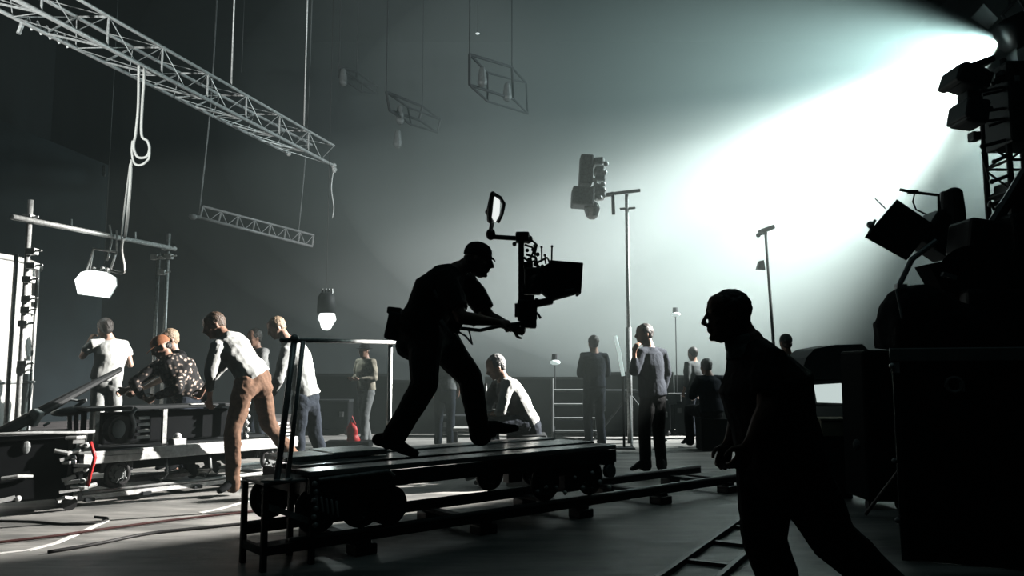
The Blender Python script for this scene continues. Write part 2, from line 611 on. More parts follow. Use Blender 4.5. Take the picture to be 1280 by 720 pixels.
X0, X1, Y0, Y1, ZC = -13.0, 11.0, -4.0, 22.0, 10.5
wallm = mat('black_stage_wall', (.012, .020, .022), .9, var=.4, scale=1.5, stretch=(1, 1, .2))
struct(MB().box(((X0 + X1) / 2, (Y0 + Y1) / 2, -.1), (X1 - X0, Y1 - Y0, .2)).build('floor', floor_mat()))
struct(MB().box(((X0 + X1) / 2, (Y0 + Y1) / 2, ZC + .1), (X1 - X0, Y1 - Y0, .2)).build('ceiling', wallm))
struct(MB().box(((X0 + X1) / 2, Y1 + .1, ZC / 2), (X1 - X0, .2, ZC)).build('wall_back', wallm))
struct(MB().box(((X0 + X1) / 2, Y0 - .1, ZC / 2), (X1 - X0, .2, ZC)).build('wall_front', wallm))
struct(MB().box((X0 - .1, (Y0 + Y1) / 2, ZC / 2), (.2, Y1 - Y0, ZC)).build('wall_left', wallm))
struct(MB().box((X1 + .1, (Y0 + Y1) / 2, ZC / 2), (.2, Y1 - Y0, ZC)).build('wall_right', wallm))

# haze: one real body of smoke that fills the stage (slightly larger than the room)
hz = bpy.data.materials.new('stage_haze')
hz.use_nodes = True
nt = hz.node_tree
nt.nodes.clear()
out = nt.nodes.new('ShaderNodeOutputMaterial')
vs_ = nt.nodes.new('ShaderNodeVolumeScatter')
vs_.inputs['Color'].default_value = (.76, .93, .90, 1)
vs_.inputs['Density'].default_value = .006
vs_.inputs['Anisotropy'].default_value = .25
nt.links.new(vs_.outputs['Volume'], out.inputs['Volume'])
hz.cycles.homogeneous_volume = True
haze = MB().box(((X0 + X1) / 2, (Y0 + Y1) / 2, ZC / 2), (X1 - X0 + .7, Y1 - Y0 + .7, ZC + .7)).build('haze', hz)
tag(haze, 'thin white theatrical haze filling the whole dark stage', 'haze', kind='stuff')


# a denser bank of smoke hanging at the back, where the beam burns through
for q, (c_, r_, dens, lab_) in enumerate((((5.0, 17.4, 6.0), (9.0, 3.9, 5.2), .034, 'thick bright core of the smoke bank hanging at the back'),
                                          ((4.6, 17.2, 6.4), (11.0, 4.3, 5.8), .022, 'looser smoke wrapped around the bright core at the back'),
                                          ((3.6, 17.0, 6.9), (12.0, 4.6, 6.4), .014, 'wide thin outer veil of the smoke bank reaching to the left'))):
    hb_ = hz.copy()
    hb_.name = 'dense_haze'
    for n_ in hb_.node_tree.nodes:
        if n_.type == 'VOLUME_SCATTER':
            n_.inputs['Density'].default_value = dens
            n_.inputs['Anisotropy'].default_value = .1
            n_.inputs['Color'].default_value = (.78, .95, .92, 1)
    hb_.cycles.homogeneous_volume = True
    bank = MB().ball(c_, *r_, seg=64).build('haze_bank', hb_, smooth=True)
    tag(bank, lab_, 'haze', kind='stuff')
# ------------------------------------------------------------------ lights
def spot(name, loc, aim, power, cone, blend, col=(1, 1, 1), size=.12):
    l = bpy.data.lights.new(name, 'SPOT')
    l.energy = power
    l.spot_size = math.radians(cone)
    l.spot_blend = blend
    l.color = col
    l.shadow_soft_size = size
    o = bpy.data.objects.new(name, l)
    COL.objects.link(o)
    o.location = loc
    o.rotation_euler = (V(aim) - V(loc)).to_track_quat('-Z', 'Y').to_euler()
    return o


KEY = U(1245, 52, 15.0)
spot('key_beam', KEY, U(850, 365, 16.6), 38000, 60, 1.0, (.90, 1, .96), .08)
spot('key_core', KEY, U(790, 265, 16.2), 26000, 19, .8, (.95, 1, .985), .08)
spot('key_spill', KEY, U(740, 220, 16.5), 7500, 88, 1.0, (.74, 1, .99), .2)
spot('crew_spot', V((8.8, 12.0, 5.9)), U(140, 575, 8.2), 33000, 25, .25, (1, .975, .92), .07)
spot('truss_spot', V((-5.5, -2.0, 1.5)), V((-3.6, 10, 4.9)), 9000, 22, .5, (.95, 1, .98), .2)


def area(name, loc, aim, power, size, col=(1, 1, 1)):
    l = bpy.data.lights.new(name, 'AREA')
    l.energy = power
    l.size = size
    l.color = col
    o = bpy.data.objects.new(name, l)
    COL.objects.link(o)
    o.location = loc
    o.rotation_euler = (V(aim) - V(loc)).to_track_quat('-Z', 'Y').to_euler()
    return o


spot('right_haze_fill', V((10.7, 15.5, 6.3)), V((4.5, 15.3, 2.0)), 2600, 75, 1.0, (.84, 1, .97), .3)  # added unseen lamp that brightens the haze at the right
area('ambient_fill', V((1.0, 4.5, 10.0)), V((1.0, 5.0, 0)), 20, 6, (.6, .95, 1))  # added overhead fill, a faint stand-in for the missing bounced light

# ------------------------------------------------------------------ box trusses
def lerp(a, b, t):
    return a + (b - a) * t


def lacing(mb, a0, a1, b0, b1, n, r):
    for i in range(n):
        t0, t1 = i / n, (i + 1) / n
        if i % 2 == 0:
            mb.tube([lerp(a0, a1, t0), lerp(b0, b1, t1)], r, 6)
        else:
            mb.tube([lerp(b0, b1, t0), lerp(a0, a1, t1)], r, 6)


C0, C1 = PZ(60, 20.5, 4.8), PZ(417, 207, 4.8)
dT = (C1 - C0).normalized()
C0 = C0 - dT * 5.5
nT = V((-dT.y, dT.x, 0))
if nT.x > 0:
    nT = -nT
tw, th_ = .36, .36
root = thing('box_truss', C1, 'long bright aluminium box truss slanting down across the dark upper left', 'truss')
ch = {'C': (C0, C1), 'D': (C0 + nT * tw, C1 + nT * tw - dT * .9), 'A': (C0 + V((0, 0, th_)), C1 + V((0, 0, th_))), 'B': (C0 + nT * tw + V((0, 0, th_)), C1 + nT * tw + V((0, 0, th_)) - dT * .15)}
for k_, (a, b_) in ch.items():
    MB().tube([a, b_], .027 if k_ == 'C' else .023, 8).build('chord', M['alu'], root, smooth=True)
n = 26
for ka, kb in (('A', 'C'), ('B', 'D'), ('A', 'B'), ('C', 'D')):
    mb = MB()
    lacing(mb, *ch[ka], *ch[kb], n, .0055)
    for i in range(0, n, 2):
        mb.tube([lerp(*ch[ka], i / n), lerp(*ch[kb], i / n)], .013, 6)
    mb.build('lattice_face', M['galv'], root)
MB().ball(C1, .05).ball(C1 + dT * .04 + V((0, 0, -.06)), .045).tube([C1, C1 + V((0, 0, -.12)) + dT * .03], .03).build('end_fitting', M['galv'], root)
MB().ball(ch['D'][1], .04).build('end_fitting', M['galv'], root)
mb = MB()
cl = PZ(28, 29, 4.8)
for q in range(5):
    mb.tube([cl + dT * (.12 * q), cl + dT * (.12 * q + .06) + V((0, 0, .09)), cl + dT * (.12 * q + .13) + V((0, 0, -.02))], .02, 6)
mb.tube([cl, cl + V((-.02, -.02, -.12))], .025, 6)
mb.build('pipe_clamp', M['galv'], root)
TY = lambda px: lerp(C0, C1, .5)


def truss_at(px):
    best, bp = 1e9, None
    for i in range(400):
        p = lerp(C0, C1, i / 399)
        d = p - V((0, 0, CH))
        fw = d.y * cp + d.z * sp
        if fw <= .2:
            continue
        x = 640 + FPX * d.x / fw
        if abs(x - px) < best:
            best, bp = abs(x - px), p
    return bp


def cable(name, pts, r, m, label, cat, group=None, seg=6):
    if len(pts) > 3:
        P_ = [pts[0]] + list(pts) + [pts[-1]]
        out_ = []
        for i in range(1, len(P_) - 2):
            for q in range(5):
                t = q / 5
                a, b, c, d = P_[i - 1], P_[i], P_[i + 1], P_[i + 2]
                out_.append(.5 * ((2 * b) + (c - a) * t + (2 * a - 5 * b + 4 * c - d) * t * t + (3 * b - a - 3 * c + d) * t ** 3))
        pts = out_ + [pts[-1]]
    o = MB().tube(pts, r, seg).build(name, m, smooth=True)
    return tag(o, label, cat, group)


for px, lab in ((288, 'steel suspension cable rising from the middle of the big box truss'), (379, 'steel suspension cable rising near the far end of the big box truss')):
    p = truss_at(px) + V((0, 0, th_ + .02))
    cable('suspension_cable', [p, V((p.x, p.y, ZC - .02))], .012, M['galv'], lab, 'cable', 'truss suspension cables')
p = truss_at(417)
cable('dangling_wire', [p + V((0, 0, -.1)), p + V((-.03, 0, -.4)), p + V((.02, 0, -.75)), p + V((0, 0, -.95))], .009, M['galv'], 'short wire dangling from the end fitting of the big box truss', 'wire')

# ladder truss behind
root = thing('ladder_truss', U(250, 270, 13), 'small dim flat ladder truss hanging behind the big one on two wires', 'truss')
a0, a1, b0, b1 = U(254, 258, 13), U(392, 294, 15.5), U(250, 272, 13), U(390, 308, 15.5)
MB().tube([a0, a1], .022).build('chord', M['grey'], root, smooth=True)
MB().tube([b0, b1], .026).build('chord', M['grey'], root, smooth=True)
mb = MB()
for i in range(8):
    mb.tube([lerp(a0, a1, i / 7), lerp(b0, b1, i / 7)], .016)
lacing(mb, a0, a1, b0, b1, 14, .008)
mb.build('lattice_face', M['grey'], root)
MB().ball(U(241, 271, 12.9), .07, .07, .05).tube([U(238, 270, 12.9), U(252, 272, 13)], .03).build('end_fitting', M['grey'], root)
for (x, y, Y), lab in (((251, 250, 13), 'thin wire holding the near end of the small ladder truss'), ((373, 290, 15.2), 'thin wire holding the far end of the small ladder truss')):
    p = U(x, y, Y)
    cable('hanging_wire', [U(x - 3, y + 16, Y), p, V((p.x + .12, p.y, p.z + 2.2)), V((p.x + .15, p.y, ZC - .02))], .013, M['dgalv'], lab, 'wire', 'ladder truss wires')
    
# other thin lines hanging from the dark grid
for x, y0, y1, Y, lab in ((130, 0, 330, 12, 'faint wire hanging down left of the looped rope'), (302, 0, 90, 16, 'faint wire beside the middle suspension cable'), (1236, 190, 226, 7.2, 'thin wire hanging below the twin lamp heads on the tower')):
    a = U(x, y1, Y)
    top = ZC - .02 if Y > 8 else U(x - 8, y0, Y).z
    cable('hanging_wire', [a, V((a.x + (0 if Y > 8 else -.05), a.y, top))], .007, M['dgalv'] if Y > 8 else M['cable'], lab, 'wire')
    if x == 130:
        tag(MB().loft([(U(130, 208, 12), .025, .025), (U(130, 219, 12), .025, .025)], seg=8).build('cable_grip', M['dgalv']), 'small bright metal grip on the faint wire left of the rope loop', 'grip')

# ------------------------------------------------------------------ rope with a loop, hanging lamp
pr = truss_at(174)
Yr = pr.y
cable('looped_rope', [pr + V((0, 0, .02)), U(173, 130, Yr), U(170, 165, Yr), U(167, 183, Yr), U(172, 196, Yr), U(183, 196, Yr), U(187, 186, Yr), U(184, 176, Yr), U(177, 168, Yr), U(178, 130, Yr), U(180, 100, Yr), truss_at(180) + V((0, 0, -.02))], .016, M['rope'], 'pale rope with a round loop hanging off the big box truss', 'rope')
cable('lamp_power_cable', [U(166, 176, Yr), U(165, 190, Yr), U(168, 204, Yr), U(177, 206, Yr), U(186, 198, Yr), U(187, 186, Yr)], .014, M['rope'], 'coil of pale cable hooked round the bottom of the rope loop', 'cable')
Yl = 9.8
cable('lamp_hanging_rope', [U(164.5, 200, Yr), U(162, 240, Yr), U(157, 292, Yl), U(153, 302, Yl), U(152, 315, Yl), U(155, 340, Yl), U(138, 338, Yl)], .018, M['rope'], 'pale rope running from the loop down to the hanging lamp', 'rope')
cable('lamp_hanging_rope', [U(163, 205, Yr), U(156, 258, Yl), U(152, 296, Yl), U(154, 304, Yl)], .012, M['rope'], 'thinner pale rope strand beside the one down to the lamp', 'rope')
lp = U(120, 355, Yl)
root = thing('hanging_floodlight', lp, 'glowing white hexagonal floodlight hanging under the scaffold crossbar', 'lamp')
poly = [(93, 350), (101, 340), (112, 337), (134, 340), (146, 347), (147, 357), (137, 373), (97, 368)]
fr = [U(x, y, Yl) for x, y in poly]
bk = [U(120 + (x - 120) * .7, 352 + (y - 352) * .7 - 3, Yl + .28) for x, y in poly]
mb = MB()
nP = len(poly)
mb.add(fr + bk, [tuple(range(nP, 2 * nP))] + [(i, (i + 1) % nP, nP + (i + 1) % nP, nP + i) for i in range(nP)])
mb.build('lamp_housing', M['grey'], root)
cf = sum(fr, V((0, 0, 0))) / nP
mb = MB()
inner = [cf + (p - cf) * .97 + V((0, -.012, 0)) for p in fr]
ctr = cf + V((0, -.07, -.02))
mb.add(inner + [ctr], [(i, (i + 1) % nP, nP) for i in range(nP)])
mb.build('lens', M['lampface'], root, smooth=True)
mb = MB()
mb.tube([U(107, 342, Yl), U(117, 311, Yl), U(146, 315, Yl), U(136, 342, Yl)], .016)
mb.tube([U(117, 311, Yl + .2), U(146, 315, Yl + .2)], .014)
mb.tube([U(112, 338, Yl + .1), U(117, 311, Yl + .2)], .012)
mb.tube([U(137, 318, Yl), U(134, 326, Yl), U(140, 300, Yl), U(137, 281, Yl)], .012)
mb.tube([U(146, 317, Yl), U(146, 288, Yl)], .012)
mb.build('yoke', M['galv'], root, smooth=True)
mb = MB()
for x in (110, 117, 122, 128, 134):
    mb.ball(U(x, 336 + random.random() * 3, Yl + .05), .03)
mb.build('hinge', M['galv'], root)
area('floodlight_bulb', U(120, 356, Yl - .12), U(150, 600, 6), 3, .4, (.9, 1, .97))

# ------------------------------------------------------------------ scaffold goalpost
Ya, Yb = 8.6, 11.0
root = thing('scaffold_frame', PZ(24, 600, 0), 'scaffold tube goalpost with sloping crossbar and double posts at the left', 'scaffold')
pa_t = U(38.5, 250, Ya)
pb_t = U(211, 292, Yb)


def post(x, y, top, r, name='post'):
    MB().tube([V((x, y, .0)), V((x, y, top))], r, 10).build(name, M['galv'], root, smooth=True)


post(pa_t.x, Ya, pa_t.z, .028)
post(pa_t.x - .10, Ya - .03, U(30, 318, Ya).z, .022)
post(pb_t.x, Yb, pb_t.z, .026)
post(pb_t.x - .13, Yb, U(200, 315, Yb).z, .026)
MB().tube([U(15, 271, Ya - .3), U(219, 311, Yb + .05)], .03, 10).build('crossbar', M['galv'], root, smooth=True)
for x, y, Y in ((38, 273, Ya), (42, 315, Ya), (43, 333, Ya), (38, 350, Ya), (37, 374, Ya), (36, 388, Ya), (33, 405, Ya), (32, 455, Ya), (31, 463, Ya), (209, 310, Yb), (195, 322, Yb), (204, 341, Yb), (212, 321, Yb)):
    a = U(x, y, Y)
    w = pa_t.x if Y == Ya else pb_t.x
    MB().box((a.x, Y - .03, a.z), (.10, .09, .07)).tube([V((a.x + .03, Y - .05, a.z)), V((a.x + .12, Y - .05, a.z + .01))], .012).tube([V((w, Y, a.z)), V((a.x, Y - .03, a.z))], .03).build('coupler', M['galv'], root, bevel=.01)
for x, Y in ((pa_t.x, Ya), (pb_t.x, Yb)):
    MB().box((x, Y, .01), (.18, .18, .02)).build('base_plate', M['galv'], root)
for x, y in ((89, 280), (169, 296)):
    t = (x - 15) / 204
    MB().tube([U(x, y - 6, Ya + (Yb - Ya) * t), U(x, y + 6, Ya + (Yb - Ya) * t)], .014).build('pin', M['galv'], root)

# ------------------------------------------------------------------ white drum at the far left
cx, cy, R_ = -7.27, 9.3, 1.5
root = thing('white_tank', (cx, cy, 0), 'tall round white sheeted tank at the left edge behind the scaffold', 'tank')
MB().loft([(V((cx, cy, .0)), R_, R_), (V((cx, cy, 2.46)), R_, R_)], V((0, 1, 0)), 64, False).build('shell', M['white'], root, smooth=False)
MB().ring((cx, cy, 2.48), (0, 0, 1), R_, .035, 64).build('rim', M['white'], root, smooth=True)
for a in (-1.25, -.98, -.80, -.68, .3, 1.2, 2.2, 3.2, 4.2):
    MB().box((cx + (R_ + .01) * math.cos(a), cy + (R_ + .01) * math.sin(a), 1.25), (.02, .02, 2.4), Matrix.Rotation(a, 3, 'Z')).build('seam_batten', M['c_grey'], root)
mb = MB().ring((cx, cy, 1.05), (0, 0, 1), R_ + .008, .016, 64)
mb.build('hoop', M['grey'], root, smooth=True)

# ------------------------------------------------------------------ tall scenery flat whose top edge shows at the left
root = thing('scenery_flat', (-10, 17, 0), 'huge dark scenery flat with a sloping top edge behind the scaffold', 'scenery')
f0, f1 = U(-90, 112, 16.5), U(130, 205, 19.5)
f2 = U(560, 250, 21.5)
MB().prism([V((f0.x, f0.y, 0)), V((f1.x, f1.y, 0)), f1, f0], V((.05, .15, 0))).build('panel', mat('flat_canvas', (.02, .036, .04), .9, var=.3, scale=1.2), root)
for t in (.2, .5, .8):
    q = lerp(f0, f1, t)
    MB().box((q.x - .02, q.y + .25, q.z / 2 - .2), (.08, .08, q.z - .4)).build('brace', M['dark'], root)
# small lamp hanging at 408,385
Yw = 13.6
root = thing('work_light', U(408, 385, Yw), 'small hanging work light glowing at its base beside the leaning crew', 'lamp')
MB().loft([(U(408, 366, Yw), .10, .10), (U(408, 372, Yw), .15, .15), (U(408, 392, Yw), .16, .16)], V((0, 1, 0)), 16, False).build('lamp_housing', M['dark'], root, smooth=True)
MB().loft([(U(409, 393, Yw), .15, .13), (U(409, 399, Yw), .17, .15), (U(408, 406, Yw), .12, .1)], V((0, 1, 0)), 16).build('lens', M['lampface'], root, smooth=True)
mb = MB()
for x in (403, 407, 411, 415):
    mb.tube([U(x, 367, Yw), U(x, 361, Yw)], .02)
mb.build('vent_fin', M['galv'], root)
a = U(408, 364, Yw)
MB().tube([a, V((a.x, a.y, ZC))], .004).build('hanging_cable', M['cable'], root)
area('work_light_bulb', U(408, 400, Yw - .2), U(408, 520, Yw - 2), 8, .25, (.85, 1, .97))

# ------------------------------------------------------------------ the middle dolly
AF = PZ(388, 588, .58)
BF = PZ(770, 554.5, .58)
ang = math.atan2(BF.y - AF.y, BF.x - AF.x)
Ln = math.hypot(BF.x - AF.x, BF.y - AF.y)
F1 = frame((AF.x, AF.y, 0), ang)
root = thing('camera_dolly', F1 @ V((Ln / 2, .45, 0)), 'long flat dolly platform carrying the crouching camera operator', 'dolly')
for i, (y, x0, x1, z) in enumerate(((.0, 0, Ln, .555), (.25, .05, Ln, .565), (.47, .2, Ln, .558), (.69, .36, Ln - .05, .568))):
    MB(F1).box(((x0 + x1) / 2, y + .10, z), (x1 - x0, .205, .035)).build('deck_plank', M['deck'], root, bevel=.006)
MB(F1).box((Ln / 2, .02, .48), (Ln, .05, .10)).build('side_beam', M['dark'], root, bevel=.006)
MB(F1).box((Ln / 2, .86, .48), (Ln - .4, .05, .10)).build('side_beam', M['dark'], root, bevel=.006)
MB(F1).box((Ln - .02, .45, .46), (.05, .86, .13)).build('end_beam', M['dark'], root, bevel=.006)
MB(F1).box((.08, .45, .46), (.05, .80, .13)).build('end_beam', M['dark'], root, bevel=.006)
MB(F1).box((.22, .62, .60), (.36, .34, .035)).build('raised_plate', M['alu'], root, bevel=.006)
MB(F1).box((.62, .66, .605), (.44, .38, .04)).build('raised_plate', M['alu'], root, bevel=.006)
# bogies and wheels
zr = .17      # top of the rails


def wheel(x, y, r, par, F, w=.055, z=None, spokes=True):
    z = zr + r if z is None else z
    mb = MB(F)
    mb.ring((x, y, z), (0, 1, 0), r - .022, .024, 28)
    wh = mb.build('wheel', M['rubber'], par, smooth=True)
    mb = MB(F)
    mb.loft([(V((x, y - w / 2, z)), r * .32, r * .32), (V((x, y + w / 2, z)), r * .32, r * .32)], V((1, 0, 0)), 20, False)
    for q in range(6):
        a = q * PI / 3
        mb.tube([V((x, y, z)), V((x + (r - .02) * math.cos(a), y, z + (r - .02) * math.sin(a)))], .012, 6)
        mb.ball(V((x + r * .62 * math.cos(a + .5), y - w / 2, z + r * .62 * math.sin(a + .5))), .012)
    mb.loft([(V((x, y - .008, z)), r * .8, r * .8), (V((x, y + .008, z)), r * .8, r * .8)], V((1, 0, 0)), 24, False)
    mb.build('hub', M['grey'], wh)


for yy in (.10, .80):
    wheel(Ln - .72, yy, .145, root, F1)
    wheel(Ln - .22, yy, .145, root, F1)
    wheel(.42, yy, .17, root, F1)
    wheel(.10, yy, .15, root, F1)
    MB(F1).box((Ln - .46, yy + .05, .40), (.62, .05, .12)).box((Ln - .46, yy, .33), (.16, .09, .22)).build('bogie', M['black'], root, bevel=.01)
    MB(F1).box((.30, yy + .05, .40), (.5, .05, .12)).build('bogie', M['black'], root, bevel=.01)
for q in range(9):
    MB(F1).ball(V((Ln - .9 + .1 * q, -.01 + .01 * (q % 2), .22 + .15 * random.random())), .014 + .008 * random.random()).build('grease_fitting', M['alu'], root)
MB(F1).loft([(V((Ln - .08, -.02, .36)), .055, .055), (V((Ln - .08, .03, .36)), .055, .055)], V((1, 0, 0)), 16, False).build('brake_drum', M['grey'], root)
# hanging front skirt with machinery at the near end
MB(F1).box((.32, .12, .38), (.62, .10, .30)).build('motor_box', M['black'], root, bevel=.015)
MB(F1).loft([(V((.60, .03, .30)), .13, .13), (V((.60, .20, .30)), .13, .13)], V((1, 0, 0)), 24, False).build('cable_drum', M['blackm'], root)
MB(F1).tube([V((.05, -.01, .52)), V((.55, -.015, .535)), V((.6, -.01, .50))], .012).build('grab_bar', M['galv'], root)
for q in range(5):
    MB(F1).loft([(V((.04 + .035 * q, -.005, .42 - .012 * q)), .008, .008), (V((.05 + .035 * q, -.01, .34 - .014 * q)), .008, .008)], seg=8).build('lever', M['alu'], root, smooth=True)
mb = MB(F1)
for q in range(6):
    mb.ball(V((.02 + .01 * (q % 2), -.02, .50 - .05 * q)), .018)
mb.build('bolt_row', M['galv'], root)

# low step at the near end
S0 = PZ(332, 604, .52)
F2 = frame((S0.x, S0.y, 0), ang)
root = thing('dolly_step', F2 @ V((.17, .2, 0)), 'small black open step box at the near end of the middle dolly', 'step')
MB(F2).box((.15, .16, .515), (.33, .34, .02)).build('tread', M['grey'], root, bevel=.005)
for x, y in ((0, 0), (.31, 0), (0, .31), (.31, .31)):
    MB(F2).box((x, y, .25), (.035, .035, .5)).build('leg', M['dark'], root, bevel=.004)
MB(F2).box((.155, .01, .12), (.31, .025, .05)).build('rung', M['dark'], root)
MB(F2).box((.0, .155, .12), (.025, .31, .05)).build('rung', M['dark'], root)
MB(F2).prism([F2.inverted() @ p for p in []] or [V((.02, .0, .40)), V((.30, .0, .28)), V((.30, .0, .24)), V((.02, .0, .36))], V((0, .02, 0))).build('brace', M['galv'], root)
MB(F2).box((.16, .15, .10), (.30, .30, .02)).build('shelf', M['dark'], root)

# guard rail
root = thing('guard_rail', U(345, 600, 5.0), 'T shaped steel hand rail standing at the near end of the middle dolly', 'rail')
pb = PZ(346, 600, .53)
pt = U(368, 424, pb.y + .12)
MB().tube([pb, pt], .020, 10).build('post', M['alu'], root, smooth=True)
MB().tube([pb + V((.05, .06, 0)), pt + V((.045, .04, -.01))], .015, 10).build('post', M['alu'], root, smooth=True)
q0 = U(352, 425, pb.y + .1)
q1 = U(503, 428, 7.6)
MB().tube([q0, q1], .016, 10).build('crossbar', M['alu'], root, smooth=True)
q2 = U(488, 428, 7.5)
MB().tube([V((q2.x, q2.y, .01)), q2], .022, 10).build('post', M['alu'], root, smooth=True)
MB().box((q2.x, q2.y, .01), (.25, .25, .02)).build('foot_plate', M['alu'], root)
MB().box(pb, (.16, .12, .012)).build('foot_plate', M['alu'], root)
MB().ball(pt, .032).build('rail_joint', M['alu'], root)
MB().ball(q2, .034).build('rail_joint', M['alu'], root)

# track under the middle dolly
def track(F, x0, x1, ys, z, name, label, group=None, h=.05, ties=6, blocks=True, trim=0):
    r_ = thing(name, F @ V(((x0 + x1) / 2, sum(ys) / 2, 0)), label, 'track', group)
    for y in ys:
        MB(F).loft([(V((x0, y, z - .018)), .018, .018), (V((x1, y, z - .018)), .018, .018)], V((0, 0, 1)), 8, False).build('rail', M['grey'], r_, smooth=True)
        MB(F).box(((x0 + x1) / 2, y, z - .036 - h / 2), (x1 - x0, .03, h)).build('rail_beam', M['dark'], r_)
    for i in range(ties):
        x = lerp(x0, x1, (i + .5) / ties)
        MB(F).box((x, (ys[0] + ys[1]) / 2, z - .036 - h), (.08, abs(ys[1] - ys[0]) + .1, .03)).build('sleeper', M['dark'], r_)
        if blocks:
            for y in ys:
                hh = z - .05 - h
                MB(F).box((x, y, hh / 2), (.16, .14, hh)).build('block', M['black'], r_, bevel=.01)
    return r_


track(F1, -.08, 5.0, (.10, .80), zr, 'dolly_track', 'raised dolly track running under the middle dolly and on to the right', ties=5)
# narrow floor track, lower right
a, b_ = PZ(815, 724, .04), PZ(925, 648, .04)
an = math.atan2(b_.y - a.y, b_.x - a.x)
F3 = frame((a.x, a.y, 0), an)
r_ = thing('floor_track', F3 @ V((1, 0, 0)), 'narrow ladder shaped track lying flat on the floor by the striding man', 'track')
LL = (b_ - a).length + .9
for y in (0, -.30):
    MB(F3).box((LL / 2 - .6, y, .02), (LL + 1.0, .035, .04)).build('rail', M['black'], r_, bevel=.004)
for q in range(5):
    MB(F3).box((-.6 + q * .62, -.15, .012), (.05, .30, .024)).build('tie', M['black'], r_)

# ------------------------------------------------------------------ the left dolly on its track
G0 = PZ(20, 572, .47)
ang2 = math.radians(50)
F4 = frame((G0.x, G0.y, 0), ang2)
root = thing('crane_dolly', F4 @ V((1.2, .4, 0)), 'bright railed crane dolly that the leaning crew push at the left', 'dolly')
L4 = 2.75
for y in (0, .85):
    MB(F4).box((L4 / 2 + .25, y, .45), (L4 - .5, .09, .05)).box((L4 / 2 + .25, y - .04, .40), (L4 - .5, .02, .07)).build('side_beam', M['alu'], root, bevel=.008)
for x in (.6, 1.2, 1.8, 2.6):
    MB(F4).box((x, .42, .42), (.07, .85, .05)).build('cross_member', M['dark'], root)
MB(F4).box((L4 / 2 + .27, .42, .465), (L4 - .6, .72, .02)).build('deck_plate', M['dark'], root)
zl = .13
MB(F4).box((L4 / 2 + .27, .42, .34), (L4 - .75, .6, .14)).build('chassis', M['blackm'], root, bevel=.02)
MB(F4).box((1.5, .45, .64), (1.3, .16, .30)).build('cable_box', M['blackm'], root, bevel=.02)
for yy in (.02, .83):
    for xx in (.85, 2.45):
        wheel(xx, yy, .12, root, F4, z=zl + .12)
    MB(F4).box((.85, yy + .04, .33), (.3, .05, .12)).build('bogie', M['black'], root, bevel=.01)
    MB(F4).box((2.45, yy + .04, .33), (.3, .05, .12)).build('bogie', M['grey'], root, bevel=.01)
for x in (.9, 1.3, 1.75):
    MB(F4).tube([V((x, .02, .38)), V((x + .02, .02, .20)), V((x - .05, .0, .15))], .014).build('hanger', M['grey'], root, smooth=True)
# upper bench frame
MB(F4).box((1.45, .42, .83), (1.55, .34, .035)).build('bench_top', M['dark'], root, bevel=.008)
MB(F4).box((1.75, .27, .85), (.20, .06, .01)).build('name_plate', M['alu'], root)
for x in (.75, 1.4, 2.15):
    for y in (.28, .56):
        MB(F4).box((x, y, .64), (.04, .04, .36)).build('leg', M['galv'] if y < .4 else M['dark'], root)
# machinery beside the bench
MB(F4).loft([(V((.92, .12, .64)), .13, .13), (V((.92, .26, .64)), .13, .13)], V((1, 0, 0)), 24, False).build('winch_drum', M['black'], root)
MB(F4).loft([(V((.88, .10, .65)), .06, .085), (V((.88, .115, .65)), .06, .085)], V((1, 0, 0)), 20, False).build('round_cover', M['white'], root)
for q in range(4):
    MB(F4).box((1.12, .14, .56 + .06 * q), (.13 - .01 * q, .05, .026)).build('cooling_fin', M['alu'], root)
MB(F4).tube([V((1.0, .12, .56)), V((1.02, .1, .68)), V((.99, .1, .78)), V((1.03, .1, .84))], .022).build('hose', M['grey'], root, smooth=True)
MB(F4).box((1.45, .1, .50), (.13, .10, .06)).ball(F4.inverted() @ (F4 @ V((1.45, .1, .545))), .04).build('rail_clamp', M['alu'], root)
MB(F4).tube([V((2.2, .12, .47)), V((2.2, .12, .98))], .022).build('upright', M['galv'], root, smooth=True)
mb = MB(F4)
for q in range(7):
    mb.ball(V((2.2 + .015 * (q % 2), .10, .50 + .07 * q)), .028)
mb.build('knuckle_row', M['galv'], root)
for q in range(4):
    MB(F4).box((2.55, .03 - .02 * (q % 2), .50 + .04 * q), (.30 - .04 * q, .07, .02)).build('weight_plate', M['alu'], root, bevel=.004)
track(F4, .35, 3.4, (.02, .83), zl, 'dolly_track', 'bright low dolly track under the crane dolly at the left', ties=6, h=.04, blocks=False)
for o in [o for o in COL.objects if o.parent and o.parent.get('label', '').startswith('bright low dolly') and o.name.startswith('rail')]:
    o.data.materials[0] = M['alu']

